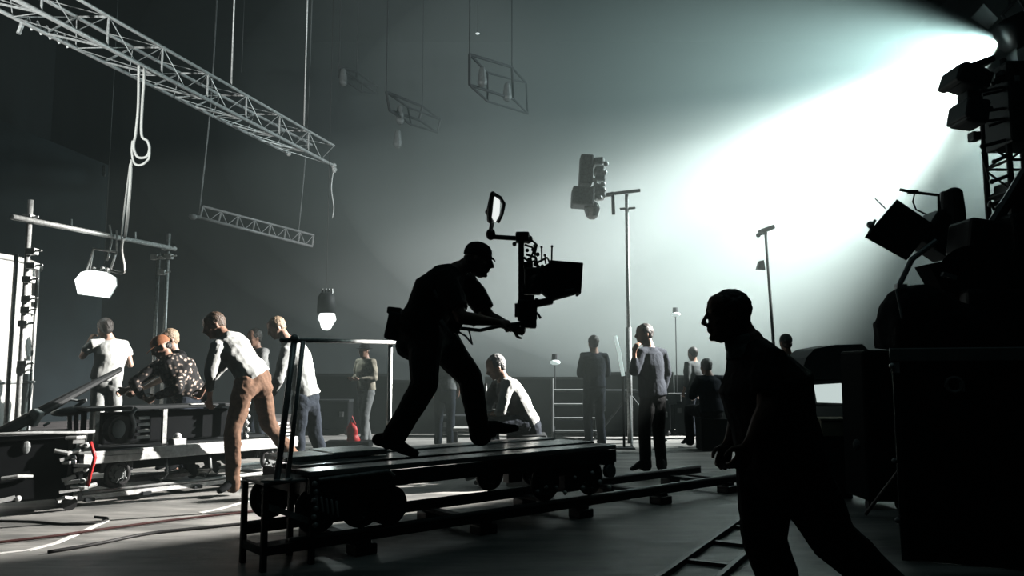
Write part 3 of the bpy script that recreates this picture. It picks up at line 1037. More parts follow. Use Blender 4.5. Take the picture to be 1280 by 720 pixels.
# dark equipment box at the near end of the crane dolly
B0 = PZ(88, 640, 0)
F5 = frame((B0.x, B0.y, 0), ang2 - .25)
root = thing('control_cart', F5 @ V((-.4, .35, 0)), 'black control cart crowded with fittings at the near end of the crane dolly', 'cart')
MB(F5).box((-.55, .35, .36), (1.15, .6, .50)).build('cabinet', M['blackm'], root, bevel=.02)
MB(F5).box((-.55, .35, .635), (1.2, .66, .04)).build('top_plate', M['dark'], root, bevel=.01)
MB(F5).tube([V((-1.1, .02, .67)), V((-.3, .0, .675)), V((.0, .02, .66)), V((.16, .05, .665))], .014).build('grab_bar', M['alu'], root, smooth=True)
rc = random.Random(11)
for x in (.07, -.02):
    MB(F5).box((x, .05, .36), (.03, .05, .56)).build('side_frame', M['black'], root)
for q in range(16):
    z = .62 - .034 * q
    x = -.06 + .16 * rc.random() - (.5 if q in (9, 14) else 0)
    w = .06 + .16 * rc.random()
    rot = Matrix.Rotation(rc.uniform(-.35, .35), 3, 'Y')
    b_ = MB(F5 @ Matrix.Translation((0, .045, 0)))
    if q % 3 == 0:
        b_.tube([V((x - w / 2, -.02, z)), V((x, -.05, z + rc.uniform(-.03, .03))), V((x + w / 2, -.02, z))], .013 + .008 * rc.random())
    elif q % 3 == 1:
        b_.box((x, -.01 - .02 * (q % 2), z), (w, .06, .016 + .02 * rc.random()), rot)
    else:
        b_.box((x, -.02, z), (w * .6, .05, .03), rot).ball((x + w * .4, -.03, z), .026)
    b_.build('fitting', M['alu'] if q % 4 else M['galv'], root, smooth=False, bevel=0)
MB(F5).tube([V((.12, -.03, .58)), V((.16, -.04, .45)), V((.13, -.03, .30)), V((.12, 0, .20))], .016).build('red_hose', M['red'], root, smooth=True)
for x in (-.35, -.62):
    MB(F5).ball(V((x, .04, .56)), .035, .02, .06).build('latch', M['grey'], root)
for x in (-.95, .0):
    for y in (.1, .6):
        MB(F5).loft([(V((x, y - .02, .06)), .06, .06), (V((x, y + .02, .06)), .06, .06)], V((1, 0, 0)), 16, False).build('castor', M['rubber'], root)
MB(F5).box((-1.35, .3, .42), (.25, .5, .62)).build('side_case', M['dark'], root, bevel=.02)
for q in range(6):
    MB(F5).tube([V((-1.5 + .05 * q, -.02, .74)), V((-1.47 + .06 * q, .03, .80 + .05 * (q % 3)))], .014).build('lever', M['alu'], root)
for q in range(5):
    MB(F5).box((-1.40, .02, .2 + .09 * q), (.2, .05, .025)).build('slat', M['grey'], root)

# crane arm
root = thing('boom_arm', U(60, 520, 7.3), 'dark boom arm slanting up from the control cart to the leaning crew', 'boom')
bm0, bm1 = U(-30, 558, 6.9), U(150, 462, 8.4)
MB().loft([(bm0, .06, .06), (lerp(bm0, bm1, .6), .045, .045), (bm1, .028, .028)], V((0, 0, 1)), 10).build('beam', M['black'], root)
MB().box(U(43, 522, 7.4), (.10, .10, .15), Matrix.Rotation(.5, 3, 'Y')).build('bright_knob', M['alu'], root, bevel=.02)
MB().tube([U(55, 532, 7.3), U(62, 528, 7.35)], .012).build('pin', M['alu'], root)
sd = U(90, 514, 7.75)
MB().ball(sd, .20, .15, .045, Matrix.Rotation(-.12, 3, 'Y')).build('saddle', M['grey'], root, smooth=True)
MB().tube([U(80, 498, 7.75), U(98, 501, 7.8), U(108, 500, 7.8)], .012).tube([U(88, 512, 7.75), U(108, 500, 7.8)], .016).build('steering_handle', M['grey'], root)
for x in (87, 95):
    MB().tube([U(x, 516, 7.75), V((U(x, 558, 7.75).x, 7.75, .49))], .022).build('strut', M['galv'], root, smooth=True)

# ------------------------------------------------------------------ tape and cables on the floor
def ribbon(name, pts, w, h, m, label, cat):
    mb = MB()
    vs, fs = [], []
    n_ = len(pts)
    for i, p in enumerate(pts):
        t = (pts[min(i + 1, n_ - 1)] - pts[max(i - 1, 0)]).normalized()
        s = V((-t.y, t.x, 0)) * w / 2
        vs += [p - s, p + s, p + s + V((0, 0, h)), p - s + V((0, 0, h))]
    for i in range(n_ - 1):
        for k_ in range(4):
            k2 = (k_ + 1) % 4
            fs.append((i * 4 + k_, i * 4 + k2, i * 4 + 4 + k2, i * 4 + 4 + k_))
    fs += [(3, 2, 1, 0), tuple(range(n_ * 4 - 4, n_ * 4))]
    mb.add(vs, fs)
    return tag(mb.build(name, m), label, cat)


ribbon('tape_line', [PZ(x, y, .001) for x, y in ((-30, 696), (0, 692), (35, 688), (70, 679), (105, 664), (135, 650))], .05, .003, M['tape'], 'curved white tape line on the lit floor at the lower left', 'tape')
ribbon('tape_line', [PZ(x, y, .001) for x, y in ((250, 641), (275, 636), (300, 629), (330, 621))], .05, .003, M['tape'], 'short white tape line on the floor below the leaning man', 'tape')
cable('floor_cable', [PZ(x, y, .016) for x, y in ((-30, 681), (60, 671), (110, 664), (200, 652), (270, 644), (330, 638))], .010, M['redcable'], 'dark red cable running across the lit floor at the lower left', 'cable')
cable('floor_cable', [PZ(x, y, .012) for x, y in ((60, 690), (120, 680), (185, 667), (250, 660), (330, 652))], .012, M['cable'], 'black cable on the floor in front of the red one', 'cable')
cable('floor_cable', [PZ(x, y, .008) for x, y in ((-20, 651), (40, 652), (80, 655), (120, 654), (135, 648), (118, 646))], .009, M['cable'], 'thin black cable curling near the control cart', 'cable')
cable('floor_cable', [PZ(x, y, .010) for x, y in ((830, 588), (870, 595), (900, 597), (960, 594), (1100, 600))], .012, M['cable'], 'thin black cable on the floor behind the raised track on the right', 'cable')
# ------------------------------------------------------------------ right: the key lamp, the tower, twin lamp heads
kd = (U(640, 345, 16.8) - KEY).normalized()
side = kd.cross(V((0, 0, 1))).normalized()
upk = side.cross(kd).normalized()
KB = Matrix((kd, side, upk)).transposed()
hb = KEY - kd * .12
root = thing('key_lamp', hb, 'big lamp throwing the bright beam from the upper right corner', 'lamp')
MB().loft([(hb, .29, .29), (hb - kd * 0.170, .32, .32), (hb - kd * 0.765, .32, .32), (hb - kd * 0.986, .2, .2)], upk, 24, False).build('lamp_housing', M['black'], root, smooth=True)
mb = MB()
mb.tube([hb - kd * 0.425 + side * 0.374, hb - kd * 0.425 + side * 0.374 + upk * 0.510, hb - kd * 0.425 - side * 0.374 + upk * 0.510, hb - kd * 0.425 - side * 0.374], .035)
mb.build('yoke', M['black'], root)
p = hb + upk * 0.340
MB().prism([p - side * 0.255, p + side * 0.255, p + side * 0.323 + kd * 0.12 + upk * 0.36, p - side * 0.323 + kd * 0.12 + upk * 0.36], upk * 0.020).build('barn_door', M['black'], root)
p = hb - upk * 0.340
MB().prism([p - side * 0.255, p + side * 0.255, p + side * 0.323 + kd * 0.16 - upk * 0.33, p - side * 0.323 + kd * 0.16 - upk * 0.33], upk * 0.020).build('barn_door', M['black'], root)
tp = hb - kd * 0.425 + upk * 0.510
MB().tube([tp, V((tp.x, tp.y, ZC - .02))], .03).build('drop_pipe', M['black'], root)

YT = 7.0
tx = U(1262, 200, YT).x
root = thing('lighting_tower', (tx + .2, YT + .2, 0), 'black lattice lighting tower with stub arms at the right edge', 'tower')
top = U(1262, 74, YT).z
for dx in (0, .36):
    for dy in (0, .36):
        MB().tube([V((tx + dx, YT + dy, .0)), V((tx + dx, YT + dy, top))], .028, 8).build('upright', M['black'], root)
mb = MB()
for q in range(14):
    z = .3 + q * (top - .4) / 13
    z2 = z + (top - .4) / 13 * .95 if q < 13 else z
    for (a, c) in (((0, 0), (.36, 0)), ((0, 0), (0, .36)), ((.36, 0), (.36, .36)), ((0, .36), (.36, .36))):
        mb.tube([V((tx + a[0], YT + a[1], z)), V((tx + c[0], YT + c[1], z))], .014, 6)
        mb.tube([V((tx + a[0], YT + a[1], z)), V((tx + c[0], YT + c[1], z2))], .011, 6)
mb.build('lattice', M['black'], root)
MB().box((tx + .2, YT + .18, 1.9), (.34, .3, 2.0)).build('cable_box', M['black'], root, bevel=.02)
MB().box((tx + .17, YT + .1, top - .42), (.40, .4, .75)).build('dimmer_box', M['black'], root, bevel=.02)
for x, y, l in ((1228, 180, 34), (1243, 199, 24), (1240, 224, 30), (1238, 253, 20)):
    a = U(x, y + 3, YT)
    MB().tube([a, V((tx + .02, YT, a.z + .07))], .017, 8).ball(a, .024).build('stub_arm', M['black'], root)
MB().ball(U(1252, 96, YT), .06).ball(U(1262, 90, YT), .07).ball(U(1246, 101, YT), .03).build('swivel', M['black'], root)
MB().box(U(1271, 98, YT - .1), (.04, .02, .05)).build('indicator_plate', M['grey'], root)

root = thing('twin_lamp_head', U(1215, 120, YT), 'pair of black lamp heads stacked on arms off the lighting tower', 'lamp')
tl = Matrix.Rotation(math.radians(20), 3, 'Y')
MB().box(U(1207, 100, YT), (.24, .30, .20), tl).build('lamp_housing', M['black'], root, bevel=.03)
MB().box(U(1191, 98, YT), (.08, .34, .17), tl).build('lens_hood', M['black'], root, bevel=.02)
MB().box(U(1217, 84, YT), (.27, .24, .055), Matrix.Rotation(math.radians(-20), 3, 'Y')).build('barn_door', M['black'], root, bevel=.01)
MB().box(U(1226, 102, YT), (.10, .2, .15), tl).ball(U(1232, 97, YT), .035).ball(U(1233, 106, YT), .03).build('ballast', M['black'], root, bevel=.02)
MB().box(U(1212, 143, YT), (.21, .30, .22), Matrix.Rotation(math.radians(8), 3, 'Y')).build('lamp_housing', M['black'], root, bevel=.03)
MB().box(U(1200, 141, YT), (.06, .34, .18), Matrix.Rotation(math.radians(12), 3, 'Y')).build('lens_hood', M['black'], root, bevel=.02)
MB().box(U(1211, 123, YT), (.12, .18, .10)).build('joining_bracket', M['black'], root, bevel=.01)
MB().box(U(1218, 171, YT), (.075, .10, .08)).build('junction_box', M['grey'], root, bevel=.008)
for y0, y1, x0 in ((116, 108, 1221), (119, 112, 1228), (140, 135, 1225), (153, 148, 1222), (158, 150, 1235)):
    MB().tube([U(x0, y0, YT), U(1258, y1, YT)], .014).build('arm', M['black'], root)
for q in range(7):
    MB().ball(U(1230 + random.random() * 14, 92 + random.random() * 68, YT), .022).build('clamp_knob', M['black'], root)

# ------------------------------------------------------------------ right: flag panel and lamp on a leaning stand
YF = 6.4
root = thing('flagged_lamp', U(1170, 300, YF), 'black lamp with a big square tilted flag panel against the haze', 'lamp')
MB().prism([U(1121, 249, YF), U(1081, 296, YF), U(1133, 325, YF), U(1168, 281, YF)], V((.02, .04, 0))).build('flag_panel', M['blackm'], root)
MB().box(U(1172, 295, YF + .15), (.30, .3, .32), Matrix.Rotation(.6, 3, 'Y')).build('lamp_housing', M['black'], root, bevel=.03)
MB().loft([(U(1189, 240, YF + .1), .085, .085), (U(1190, 262, YF + .1), .10, .10), (U(1188, 300, YF + .1), .14, .12)], V((0, 1, 0)), 16, False).ball(U(1192, 239, YF + .1), .06, .06, .03).build('ballast_housing', M['black'], root)
MB().tube([U(1125, 237, YF), U(1140, 240, YF), U(1173, 244, YF), U(1174, 262, YF)], .013).box(U(1141, 240, YF), (.08, .03, .03)).build('bracket', M['black'], root)
MB().tube([U(1143, 243, YF), U(1141, 252, YF), U(1145, 262, YF), U(1158, 268, YF)], .007).build('loose_cable', M['cable'], root)
MB().tube([U(1086, 292, YF), U(1094, 275, YF)], .012).ball(U(1088, 281, YF), .03).build('clip', M['alu'], root)
MB().tube([U(1094, 248, YF), U(1107, 261, YF)], .005).build('wire_clip', M['galv'], root)
MB().tube([U(1170, 301, YF), U(1140, 324, YF), U(1124, 357, YF)], .022).build('stand_pole', M['grey'], root)
b0 = U(1124, 357, YF)
MB().tube([b0, V((b0.x - .02, YF, 1.32)), V((b0.x, YF, 0.02))], .022).build('stand_pole', M['black'], root)
for a in (0, 2.1, 4.2):
    MB().tube([V((b0.x, YF, .5)), V((b0.x + .4 * math.cos(a), YF + .4 * math.sin(a), .015))], .014).build('leg', M['black'], root)

# ------------------------------------------------------------------ right: tall case, equipment on it
YC = 5.2
xl = U(1112, 445, YC).x
zt = U(1200, 434, YC).z
FT = frame((xl, YC, 0), math.radians(-25))
root = thing('flight_case_rack', (xl + 1.0, YC + .3, 0), 'large black equipment table with a pale metal front edge at the right', 'table')
MB(FT).box((1.0, .75, zt - .015), (2.0, 1.5, .03)).build('table_top', M['dark'], root)
MB(FT).box((1.0, -.01, zt - .05), (2.0, .03, .085)).build('edge_rail', M['grey'], root, bevel=.006)
for x in (.04, 1.96):
    for y in (.04, 1.44):
        MB(FT).box((x, y, (zt - .03) / 2), (.05, .05, zt - .03)).build('leg', M['dark'], root)
MB(FT).box((1.0, .03, (zt - .03) / 2), (1.9, .03, zt - .04)).build('front_panel', M['blackm'], root)
MB(FT).box((.03, .75, (zt - .03) / 2), (.03, 1.3, zt - .04)).build('side_panel', M['blackm'], root)
MB(FT).box((.03, .0, zt - .13), (.05, .04, .07)).ball((.01, -.03, zt - .12), .018).build('corner_latch', M['alu'], root)
for y in (.25, .62):
    MB(FT).ball((.0, -.01, y), .018).build('rivet', M['grey'], root)
MB(FT).ring((.36, -.0, zt - .24), (0, 1, 0), .045, .012).box((.40, -.0, zt - .25), (.03, .02, .06)).build('handle', M['grey'], root)


def heap(name, pts, r, m, label, cat, extra=None, parts=()):
    """a soft covered shape over a run of points"""
    root = thing(name, V((pts[0].x, pts[0].y, 0)) if pts[0].z < 1 else V((pts[0].x, pts[0].y, zt)), label, cat)
    mb = MB()
    for p, q in zip(pts, r):
        mb.ball(p, *q)
    for b in (extra or []):
        mb.box(*b)
    mb.build('cover', m, root, vox=.02, disp=.05, dscale=.2, relax=4)
    return root


r_ = heap('covered_amplifier', [U(1128, 395, 5.6), U(1150, 388, 5.6), U(1172, 395, 5.6), U(1196, 405, 5.6)],
          [(.14, .25, .20), (.17, .28, .19), (.16, .25, .18), (.16, .25, .15)], M['blackm'], 'black cloth covered equipment humped at the left end of the table', 'equipment',
          [((U(1160, 415, 5.6).x, 5.6, zt + .10), (.62, .42, .20))])
MB().tube([U(1120, 362, 5.45), U(1127, 395, 5.4), U(1130, 428, 5.4)], .008).build('strap', M['grey'], r_)
MB().box(U(1126, 358, 5.5), (.07, .04, .03)).build('buckle', M['galv'], r_)
# winch like machine at the far right
root = thing('winch_machine', V((U(1240, 430, 5.9).x, 5.9, zt)), 'hulking black winch machine with a raised arm at the right edge', 'machine')
MB().box((U(1240, 400, 5.9).x, 5.9, zt + .22), (.62, .5, .42)).build('base_frame', M['black'], root, bevel=.03)
MB().loft([(U(1215, 345, 5.7), .22, .22), (U(1218, 345, 6.1), .22, .22)], V((0, 0, 1)), 28, False).build('drum', M['blackm'], root)
MB().loft([(U(1250, 355, 5.75), .25, .25), (U(1252, 355, 6.1), .25, .25)], V((0, 0, 1)), 28, False).build('drum', M['blackm'], root)
MB().box(U(1222, 300, 5.95), (.30, .34, .26), Matrix.Rotation(.15, 3, 'Y')).build('motor', M['black'], root, bevel=.03)
MB().box(U(1272, 310, 5.9), (.30, .4, .46)).build('gear_box', M['black'], root, bevel=.03)
MB().prism([U(1160, 330, 5.8), U(1185, 372, 5.8), U(1232, 372, 5.8), U(1232, 318, 5.8)], V((0, .2, 0))).build('apron', M['blackm'], root)
MB().tube([U(1240, 282, 5.9), U(1262, 248, 5.9), U(1282, 215, 5.9)], .045).build('arm', M['black'], root)
MB().tube([U(1237, 252, 5.9), U(1243, 262, 5.9), U(1250, 255, 5.9)], .012).build('lever', M['black'], root)
MB().box(U(1186, 345, 5.75), (.10, .04, .03), Matrix.Rotation(.3, 3, 'Y')).build('bright_lug', M['grey'], root)

# ------------------------------------------------------------------ viewing tent with monitor
YM = 8.0
a, b_ = U(1001, 470, YM), U(1085, 470, YM)
root = thing('viewing_tent', V(((a.x + b_.x) / 2, YM + .3, 0)), 'dark hooded viewing tent open at the front around a lit screen', 'tent')
prof = [(999, 500), (1001, 468), (1008, 447), (1018, 436), (1045, 431), (1078, 430), (1090, 442), (1092, 500)]
mb = MB()
mb.prism([U(x, y, YM + .1) for x, y in prof], V((0, .6, 0)))
mb.build('hood', mat('tent_cloth', (.045, .06, .065), .8), root, bevel=.03)
mb = MB()
pr_ = [(999, 476), (1001, 468), (1008, 447), (1018, 436), (1045, 431), (1078, 430), (1090, 442), (1092, 476), (1080, 474), (1010, 474)]
mb.prism([U(x, y, YM) for x, y in pr_], V((0, .1, 0)))
mb.build('visor', mat('tent_cloth', (.045, .06, .065), .8), root)
for x in (1003, 1088):
    q = U(x, 500, YM + .3)
    MB().tube([V((q.x, q.y, 0)), V((q.x, q.y, .95))], .02).build('leg', M['dark'], root)
MB().box(((a.x + b_.x) / 2, YM + .35, .86), (.72, .5, .04)).build('shelf', M['dark'], root)
root = thing('monitor', U(1036, 508, YM), 'glowing slanted screen with a dark bar inside the viewing tent', 'monitor')
MB().prism([U(1013, 476, YM + .02), U(1055, 475, YM + .02), U(1059, 508, YM - .02), U(1018, 508, YM - .02)], V((0, .05, 0))).build('bezel', M['black'], root)
q = [U(1017, 481, YM), U(1051, 479, YM), U(1056, 504, YM - .03), U(1021, 503, YM - .03)]
q = [p + V((0, -.012, 0)) for p in q]
MB().prism(q, V((0, .01, 0))).build('screen', M['monitor'], root)
MB().prism([p + V((0, -.006, 0)) for p in (U(1027, 480, YM), U(1029.5, 480, YM), U(1033, 504, YM - .03), U(1030, 504, YM - .03))], V((0, .004, 0))).build('screen_bar', M['dark'], root)
root = thing('beige_box', V((U(1047, 545, 7.6).x, 7.75, 0)), 'pale beige box on a dark stand below the lit monitor', 'box')
q = U(1047, 536, 7.6)
MB().box((q.x, 7.75, q.z), (.30, .3, .15)).build('box_body', M['beige'], root, bevel=.01)
MB().box((q.x, 7.75, q.z + .085), (.32, .32, .02)).build('lid', M['beige'], root, bevel=.005)
MB().box((q.x, 7.75, (q.z - .075) / 2), (.26, .26, q.z - .075)).build('stand', M['blackm'], root, bevel=.01)
# tall black cart between the tent and the table
root = thing('drape_cart', V((U(1092, 560, 7.2).x, 7.2, 0)), 'tall black draped cart between the viewing tent and the table', 'cart')
q = U(1092, 500, 7.2).x
MB().box((q, 7.25, .72), (.34, .5, 1.3)).build('draped_body', M['blackm'], root, bevel=.03)
for dx in (-.13, .13):
    MB().loft([(V((q + dx - .015, 7.1, .04)), .04, .04), (V((q + dx + .015, 7.1, .04)), .04, .04)], V((0, 0, 1)), 12, False).build('castor', M['rubber'], root)
MB().ball(U(1071, 556, 7.05), .035, .03, .05).build('paper_tag', M['c_mid'], root)

# ------------------------------------------------------------------ lamps and stands in the haze
YP = 13.3
px0 = U(788, 560, YP).x
zt1 = U(783, 243, YP).z
root = thing('lamp_stand', (px0, YP, 0), 'tall pale lamp stand with a T bar washed out by the haze', 'stand')
MB().tube([V((px0, YP, 0)), V((px0 - .0, YP, zt1))], .032, 10).build('pole', M['galv'], root, smooth=True)
MB().tube([V((px0, YP, 0)), V((px0, YP, 1.9))], .045, 10).build('lower_pole', M['galv'], root, smooth=True)
MB().tube([U(758, 243, YP), U(800, 238, YP)], .03).build('t_bar', M['dgalv'], root)
MB().tube([U(775, 261, YP), U(794, 260, YP)], .02).build('t_bar', M['dgalv'], root)
MB().tube([U(766, 240, YP), U(767, 268, YP)], .03).build('spigot', M['dgalv'], root)
for a in (.4, 2.5, 4.6):
    MB().tube([V((px0, YP, .8)), V((px0 + .7 * math.cos(a), YP + .7 * math.sin(a), .02))], .02).build('leg', M['dgalv'], root)
root = thing('stacked_lamp_cluster', U(738, 230, YP), 'stack of grey lamp heads held high beside the T bar stand', 'lamp')
for q, (x0, y0, x1, y1, d) in enumerate(((724, 195, 741, 232, .35), (714, 236, 742, 259, .45))):
    c = U((x0 + x1) / 2, (y0 + y1) / 2, YP)
    MB().box(c, ((x1 - x0) * .013, d, (y1 - y0) * .0135), Matrix.Rotation(.06, 3, 'Y')).build('lamp_housing', M['dgalv'], root, bevel=.03)
for x, y in ((748, 203), (749, 214), (750, 224), (747, 236), (750, 245)):
    MB().box(U(x, y, YP), (.17, .3, .12), Matrix.Rotation(random.uniform(-.3, .3), 3, 'Y')).build('lamp_back', M['alu'], root, bevel=.03)
for q in range(10):
    MB().ball(U(741 + random.random() * 17, 198 + random.random() * 56, YP - .14), .045).build('clamp_knob', M['alu'], root)
MB().loft([(U(740, 261, YP), .14, .14), (U(740, 266, YP), .12, .12)], V((0, 1, 0)), 12).build('lower_lens', M['alu'], root)
MB().tube([U(750, 245, YP), U(768, 243, YP)], .03).build('arm', M['alu'], root)

YQ = 13.3
q0, q1 = U(957, 290, YQ), V((U(973, 470, YQ).x, YQ, 0))
root = thing('lamp_stand', q1, 'slim leaning lamp stand with a small tilted head behind the striding man', 'stand')
MB().tube([q1, q0], .026, 8).build('pole', M['dgalv'], root, smooth=True)
MB().box(U(958, 287, YQ), (.24, .2, .07), Matrix.Rotation(-.35, 3, 'Y')).build('tilted_head', M['dgalv'], root, bevel=.01)
MB().ball(U(948, 294, YQ), .04).tube([U(948, 294, YQ), U(957, 292, YQ)], .015).build('knob', M['dgalv'], root)
MB().prism([U(947, 336, YQ), U(950, 326, YQ), U(955, 325, YQ), U(957, 337, YQ)], V((0, .12, 0))).build('small_box', M['dgalv'], root)
for a in (.4, 2.5, 4.6):
    MB().tube([lerp(q1, q0, .12), q1 + V((.5 * math.cos(a), .5 * math.sin(a), .02))], .016).build('leg', M['dgalv'], root)
# upright bright strip between the two dark figures
root = thing('tube_light', U(773, 445, 12.4), 'slim bright tube light standing between the two dark figures', 'lamp')
MB().tube([U(769, 420, 12.4), U(774, 440, 12.4), U(779, 470, 12.4)], .028).build('tube', M['lampdim'], root, smooth=True)
q = U(779, 470, 12.4)
MB().tube([V((q.x, q.y, .02)), q], .02).build('support', M['dark'], root)
MB().box((q.x, q.y, .012), (.3, .3, .02)).build('base', M['dark'], root)
# small lamp high in the haze, and dots in the grid
for i, (x, y, Y, r, lab) in enumerate(((845, 393, 15, .06, 'small bright lamp low in the haze left of the striding man'), (597, 42, 17, .035, 'tiny bright lamp high in the dark grid'), (694, 453, 15, .07, 'small dim lamp above the steps in the background'))):
    root = thing('small_lamp', U(x, y, Y), lab, 'lamp')
    p = U(x, y, Y)
    MB().ball(p, r * 1.4, r, r * .7).build('lens', M['lampdim'], root, smooth=True)
    MB().loft([(p + V((0, .05, .0)), r, r), (p + V((0, .05, r * 2.2)), r * .8, r * .8)], V((0, 1, 0)), 12, False).build('lamp_housing', M['dark'], root)
    MB().tube([p + V((0, .05, r * 2)), V((p.x, p.y + .05, ZC))] if y < 300 else [p + V((0, .05, 0)), V((p.x, p.y + .05, 0))], .01).build('mount_pipe', M['dark'], root)

# overhead gantries
def gantry(lab, c, lamps):
    root = thing('overhead_gantry', c[0], lab, 'gantry')
    mb = MB()
    n_ = len(c)
    for i in range(n_):
        MB().tube([c[i], c[(i + 1) % n_]], .028).build('frame_tube', M['dark'], root)
    off = V((.3, .9, 0))
    for p in c:
        mb.tube([p, p + off], .024)
    for i in range(n_):
        mb.tube([c[i] + off, c[(i + 1) % n_] + off], .02)
    mb.build('rear_frame', M['dark'], root)
    for x, y, Y in lamps:
        p = U(x, y, Y)
        MB().loft([(p + V((0, 0, .12)), .06, .06), (p + V((0, 0, -.12)), .09, .09)], V((0, 1, 0)), 12).build('lamp', M['dgalv'], root)
    for p in (c[0], c[1]):
        MB().tube([p, V((p.x, p.y, ZC))], .012).build('hanger', M['dark'], root)


gantry('faint hanging gantry frame holding a lamp above the operator', [U(587, 68, 14), U(640, 84, 15.5), U(642, 124, 15.5), U(587, 106, 14)], [(603, 95, 14.2), (634, 114, 15.2)])
gantry('fainter hanging gantry frame high above the small work light', [U(483, 115, 15), U(528, 133, 16.5), U(524, 150, 16.5), U(487, 138, 15)], [(497, 173, 15.5), (500, 143, 15.5)])
gantry('faintest hanging gantry frame in the dark above the long truss end', [U(424, 84, 16), U(446, 90, 17), U(446, 100, 17), U(424, 96, 16)], [(429, 96, 16)])

# ------------------------------------------------------------------ steps and cases at the back
YS = 14.0
sx = U(692, 500, YS).x
root = thing('access_steps', (sx + .4, YS + .5, 0), 'dark open treaded access steps behind the seated man', 'steps')
for i, y in enumerate((539, 524, 507, 489)):
    z = U(700, y, YS).z
    MB().box((sx + .38, YS + .22 * i, z), (.72, .24, .035)).build('tread', M['grey'], root, bevel=.005)
for dx in (0, .76):
    MB().prism([V((sx + dx, YS - .1, 0)), V((sx + dx, YS + .12, 0)), V((sx + dx, YS + .85, .85)), V((sx + dx, YS + .60, .85))], V((.03, 0, 0))).build('stringer', M['dark'], root)
    MB().tube([V((sx + dx - .02, YS, 0)), V((sx + dx - .02, YS, 1.05))], .022).build('handrail_post', M['grey'], root)
MB().box((sx + .38, YS + .95, .42), (.74, .05, .84)).build('back_panel', M['blackm'], root)

cases = [(742, 800, 488, 14.6, 'black flight case behind the dark standing pair, widest of the back row'), (806, 838, 500, 14.6, 'low black flight case just right of the curly haired man'), (842, 876, 492, 14.8, 'black flight case below the small haze lamp'),
         (880, 925, 503, 14.8, 'black flight case under the seated audience member'), (930, 985, 496, 14.6, 'black flight case hidden partly by the striding man'), (545, 605, 520, 14.4, 'low dark flight case seen past the legs of the operator'), (392, 436, 500, 14.8, 'dark flight case beneath the small work light')]
for x0, x1, y, Y, lab in cases:
    a, c = U(x0, y, Y), U(x1, y, Y)
    root = thing('flight_case', ((a.x + c.x) / 2, Y + .3, 0), lab, 'case', 'flight cases along the back of the stage')
    w = c.x - a.x
    MB().box(((a.x + c.x) / 2, Y + .3, a.z * .5 + .05), (w, .6, a.z - .12)).build('case_body', M['blackm'], root, bevel=.02)
    MB().box(((a.x + c.x) / 2, Y + .3, a.z - .02), (w + .02, .62, .05)).build('case_lid', M['dark'], root, bevel=.01)
    for dx in (-.3, .3):
        MB().box(((a.x + c.x) / 2 + dx * w, Y - .01, a.z * .6), (.07, .02, .09)).build('latch', M['grey'], root)
    for dx in (-.42, .42):
        MB().ball(((a.x + c.x) / 2 + dx * w, Y + .1, .05), .05).build('castor', M['rubber'], root)
for x, y, w, h, lab in ((838, 498, .16, .20, 'pale sheet of paper stuck on a case right of the curly haired man'), (846, 497, .09, .14, 'smaller pale note stuck beside the sheet of paper')):
    p = U(x, y, 14.7)
    tag(MB().box((p.x, 14.55, p.z), (w, .01, h)).build('paper_note', M['c_grey'], bevel=.003), lab, 'paper')
for i_, (x0, x1, y_, lab) in enumerate(((380, 486, 470, 'low black flat added for shade beneath the small work light'), (488, 604, 478, 'low black flat added for shade past the legs of the operator'), (606, 736, 474, 'low black flat added for shade behind the access steps'),
                                  (738, 842, 468, 'low black flat added for shade behind the dark standing pair'), (844, 950, 472, 'low black flat added for shade behind the dark seated person'), (952, 1100, 462, 'low black flat added for shade beside the viewing tent'))):
    a, c = U(x0, y_, 15.2), U(x1, y_, 15.2)  # black flats added to keep the low background dim
    root = thing('added_dark_flat', ((a.x + c.x) / 2, 15.2, 0), lab, 'scenery', 'low black flats added for shade across the back')
    MB().box(((a.x + c.x) / 2, 15.25, a.z / 2), (c.x - a.x, .05, a.z)).build('panel', M['blackm'], root)
    MB().box(((a.x + c.x) / 2, 15.25, a.z + .02), (c.x - a.x, .08, .05)).build('top_rail', M['dark'], root)
    for dx in (-.4, .4):
        MB().prism([V(((a.x + c.x) / 2 + dx * (c.x - a.x), 15.28, .0)), V(((a.x + c.x) / 2 + dx * (c.x - a.x), 15.28, a.z * .9)), V(((a.x + c.x) / 2 + dx * (c.x - a.x), 15.8, .0))], V((.04, 0, 0))).build('brace', M['dark'], root)
# red and dark clutter near the walking man in the hat
root = thing('red_bag', V((U(441, 545, 12.6).x, 12.6, 0)), 'small red bag on a dark crate by the man in a hat', 'bag')
p = U(440, 540, 12.6)
MB().ball((p.x, 12.6, p.z), .09, .08, .16).ball((p.x + .03, 12.6, p.z - .12), .11, .09, .10).build('bag_body', M['red'], root, vox=.02, disp=.05)
MB().tube([V((p.x - .04, 12.6, p.z + .12)), V((p.x, 12.6, p.z + .24)), V((p.x + .05, 12.6, p.z + .12))], .012).build('handle', M['red'], root)
zb = p.z - .2
tag(MB().box((p.x - .05, 12.6, max(zb, .1) / 2), (.7, .4, max(zb, .1))).build('dark_crate', M['blackm'], bevel=.02), 'low dark crate carrying the small red bag', 'crate')
# low bench behind the dolly between the operator's legs
root = thing('low_bench', V((U(590, 545, 10.5).x, 10.5, 0)), 'low pale edged bench seen between the operator and the seated man', 'bench')
a, c = U(566, 537, 10.5), U(604, 537, 10.5)
MB().box(((a.x + c.x) / 2, 10.6, a.z), (c.x - a.x, .3, .05)).build('seat', M['grey'], root, bevel=.01)
for x in (a.x + .03, c.x - .03):
    MB().box((x, 10.6, a.z / 2), (.04, .26, a.z)).build('leg', M['dark'], root)
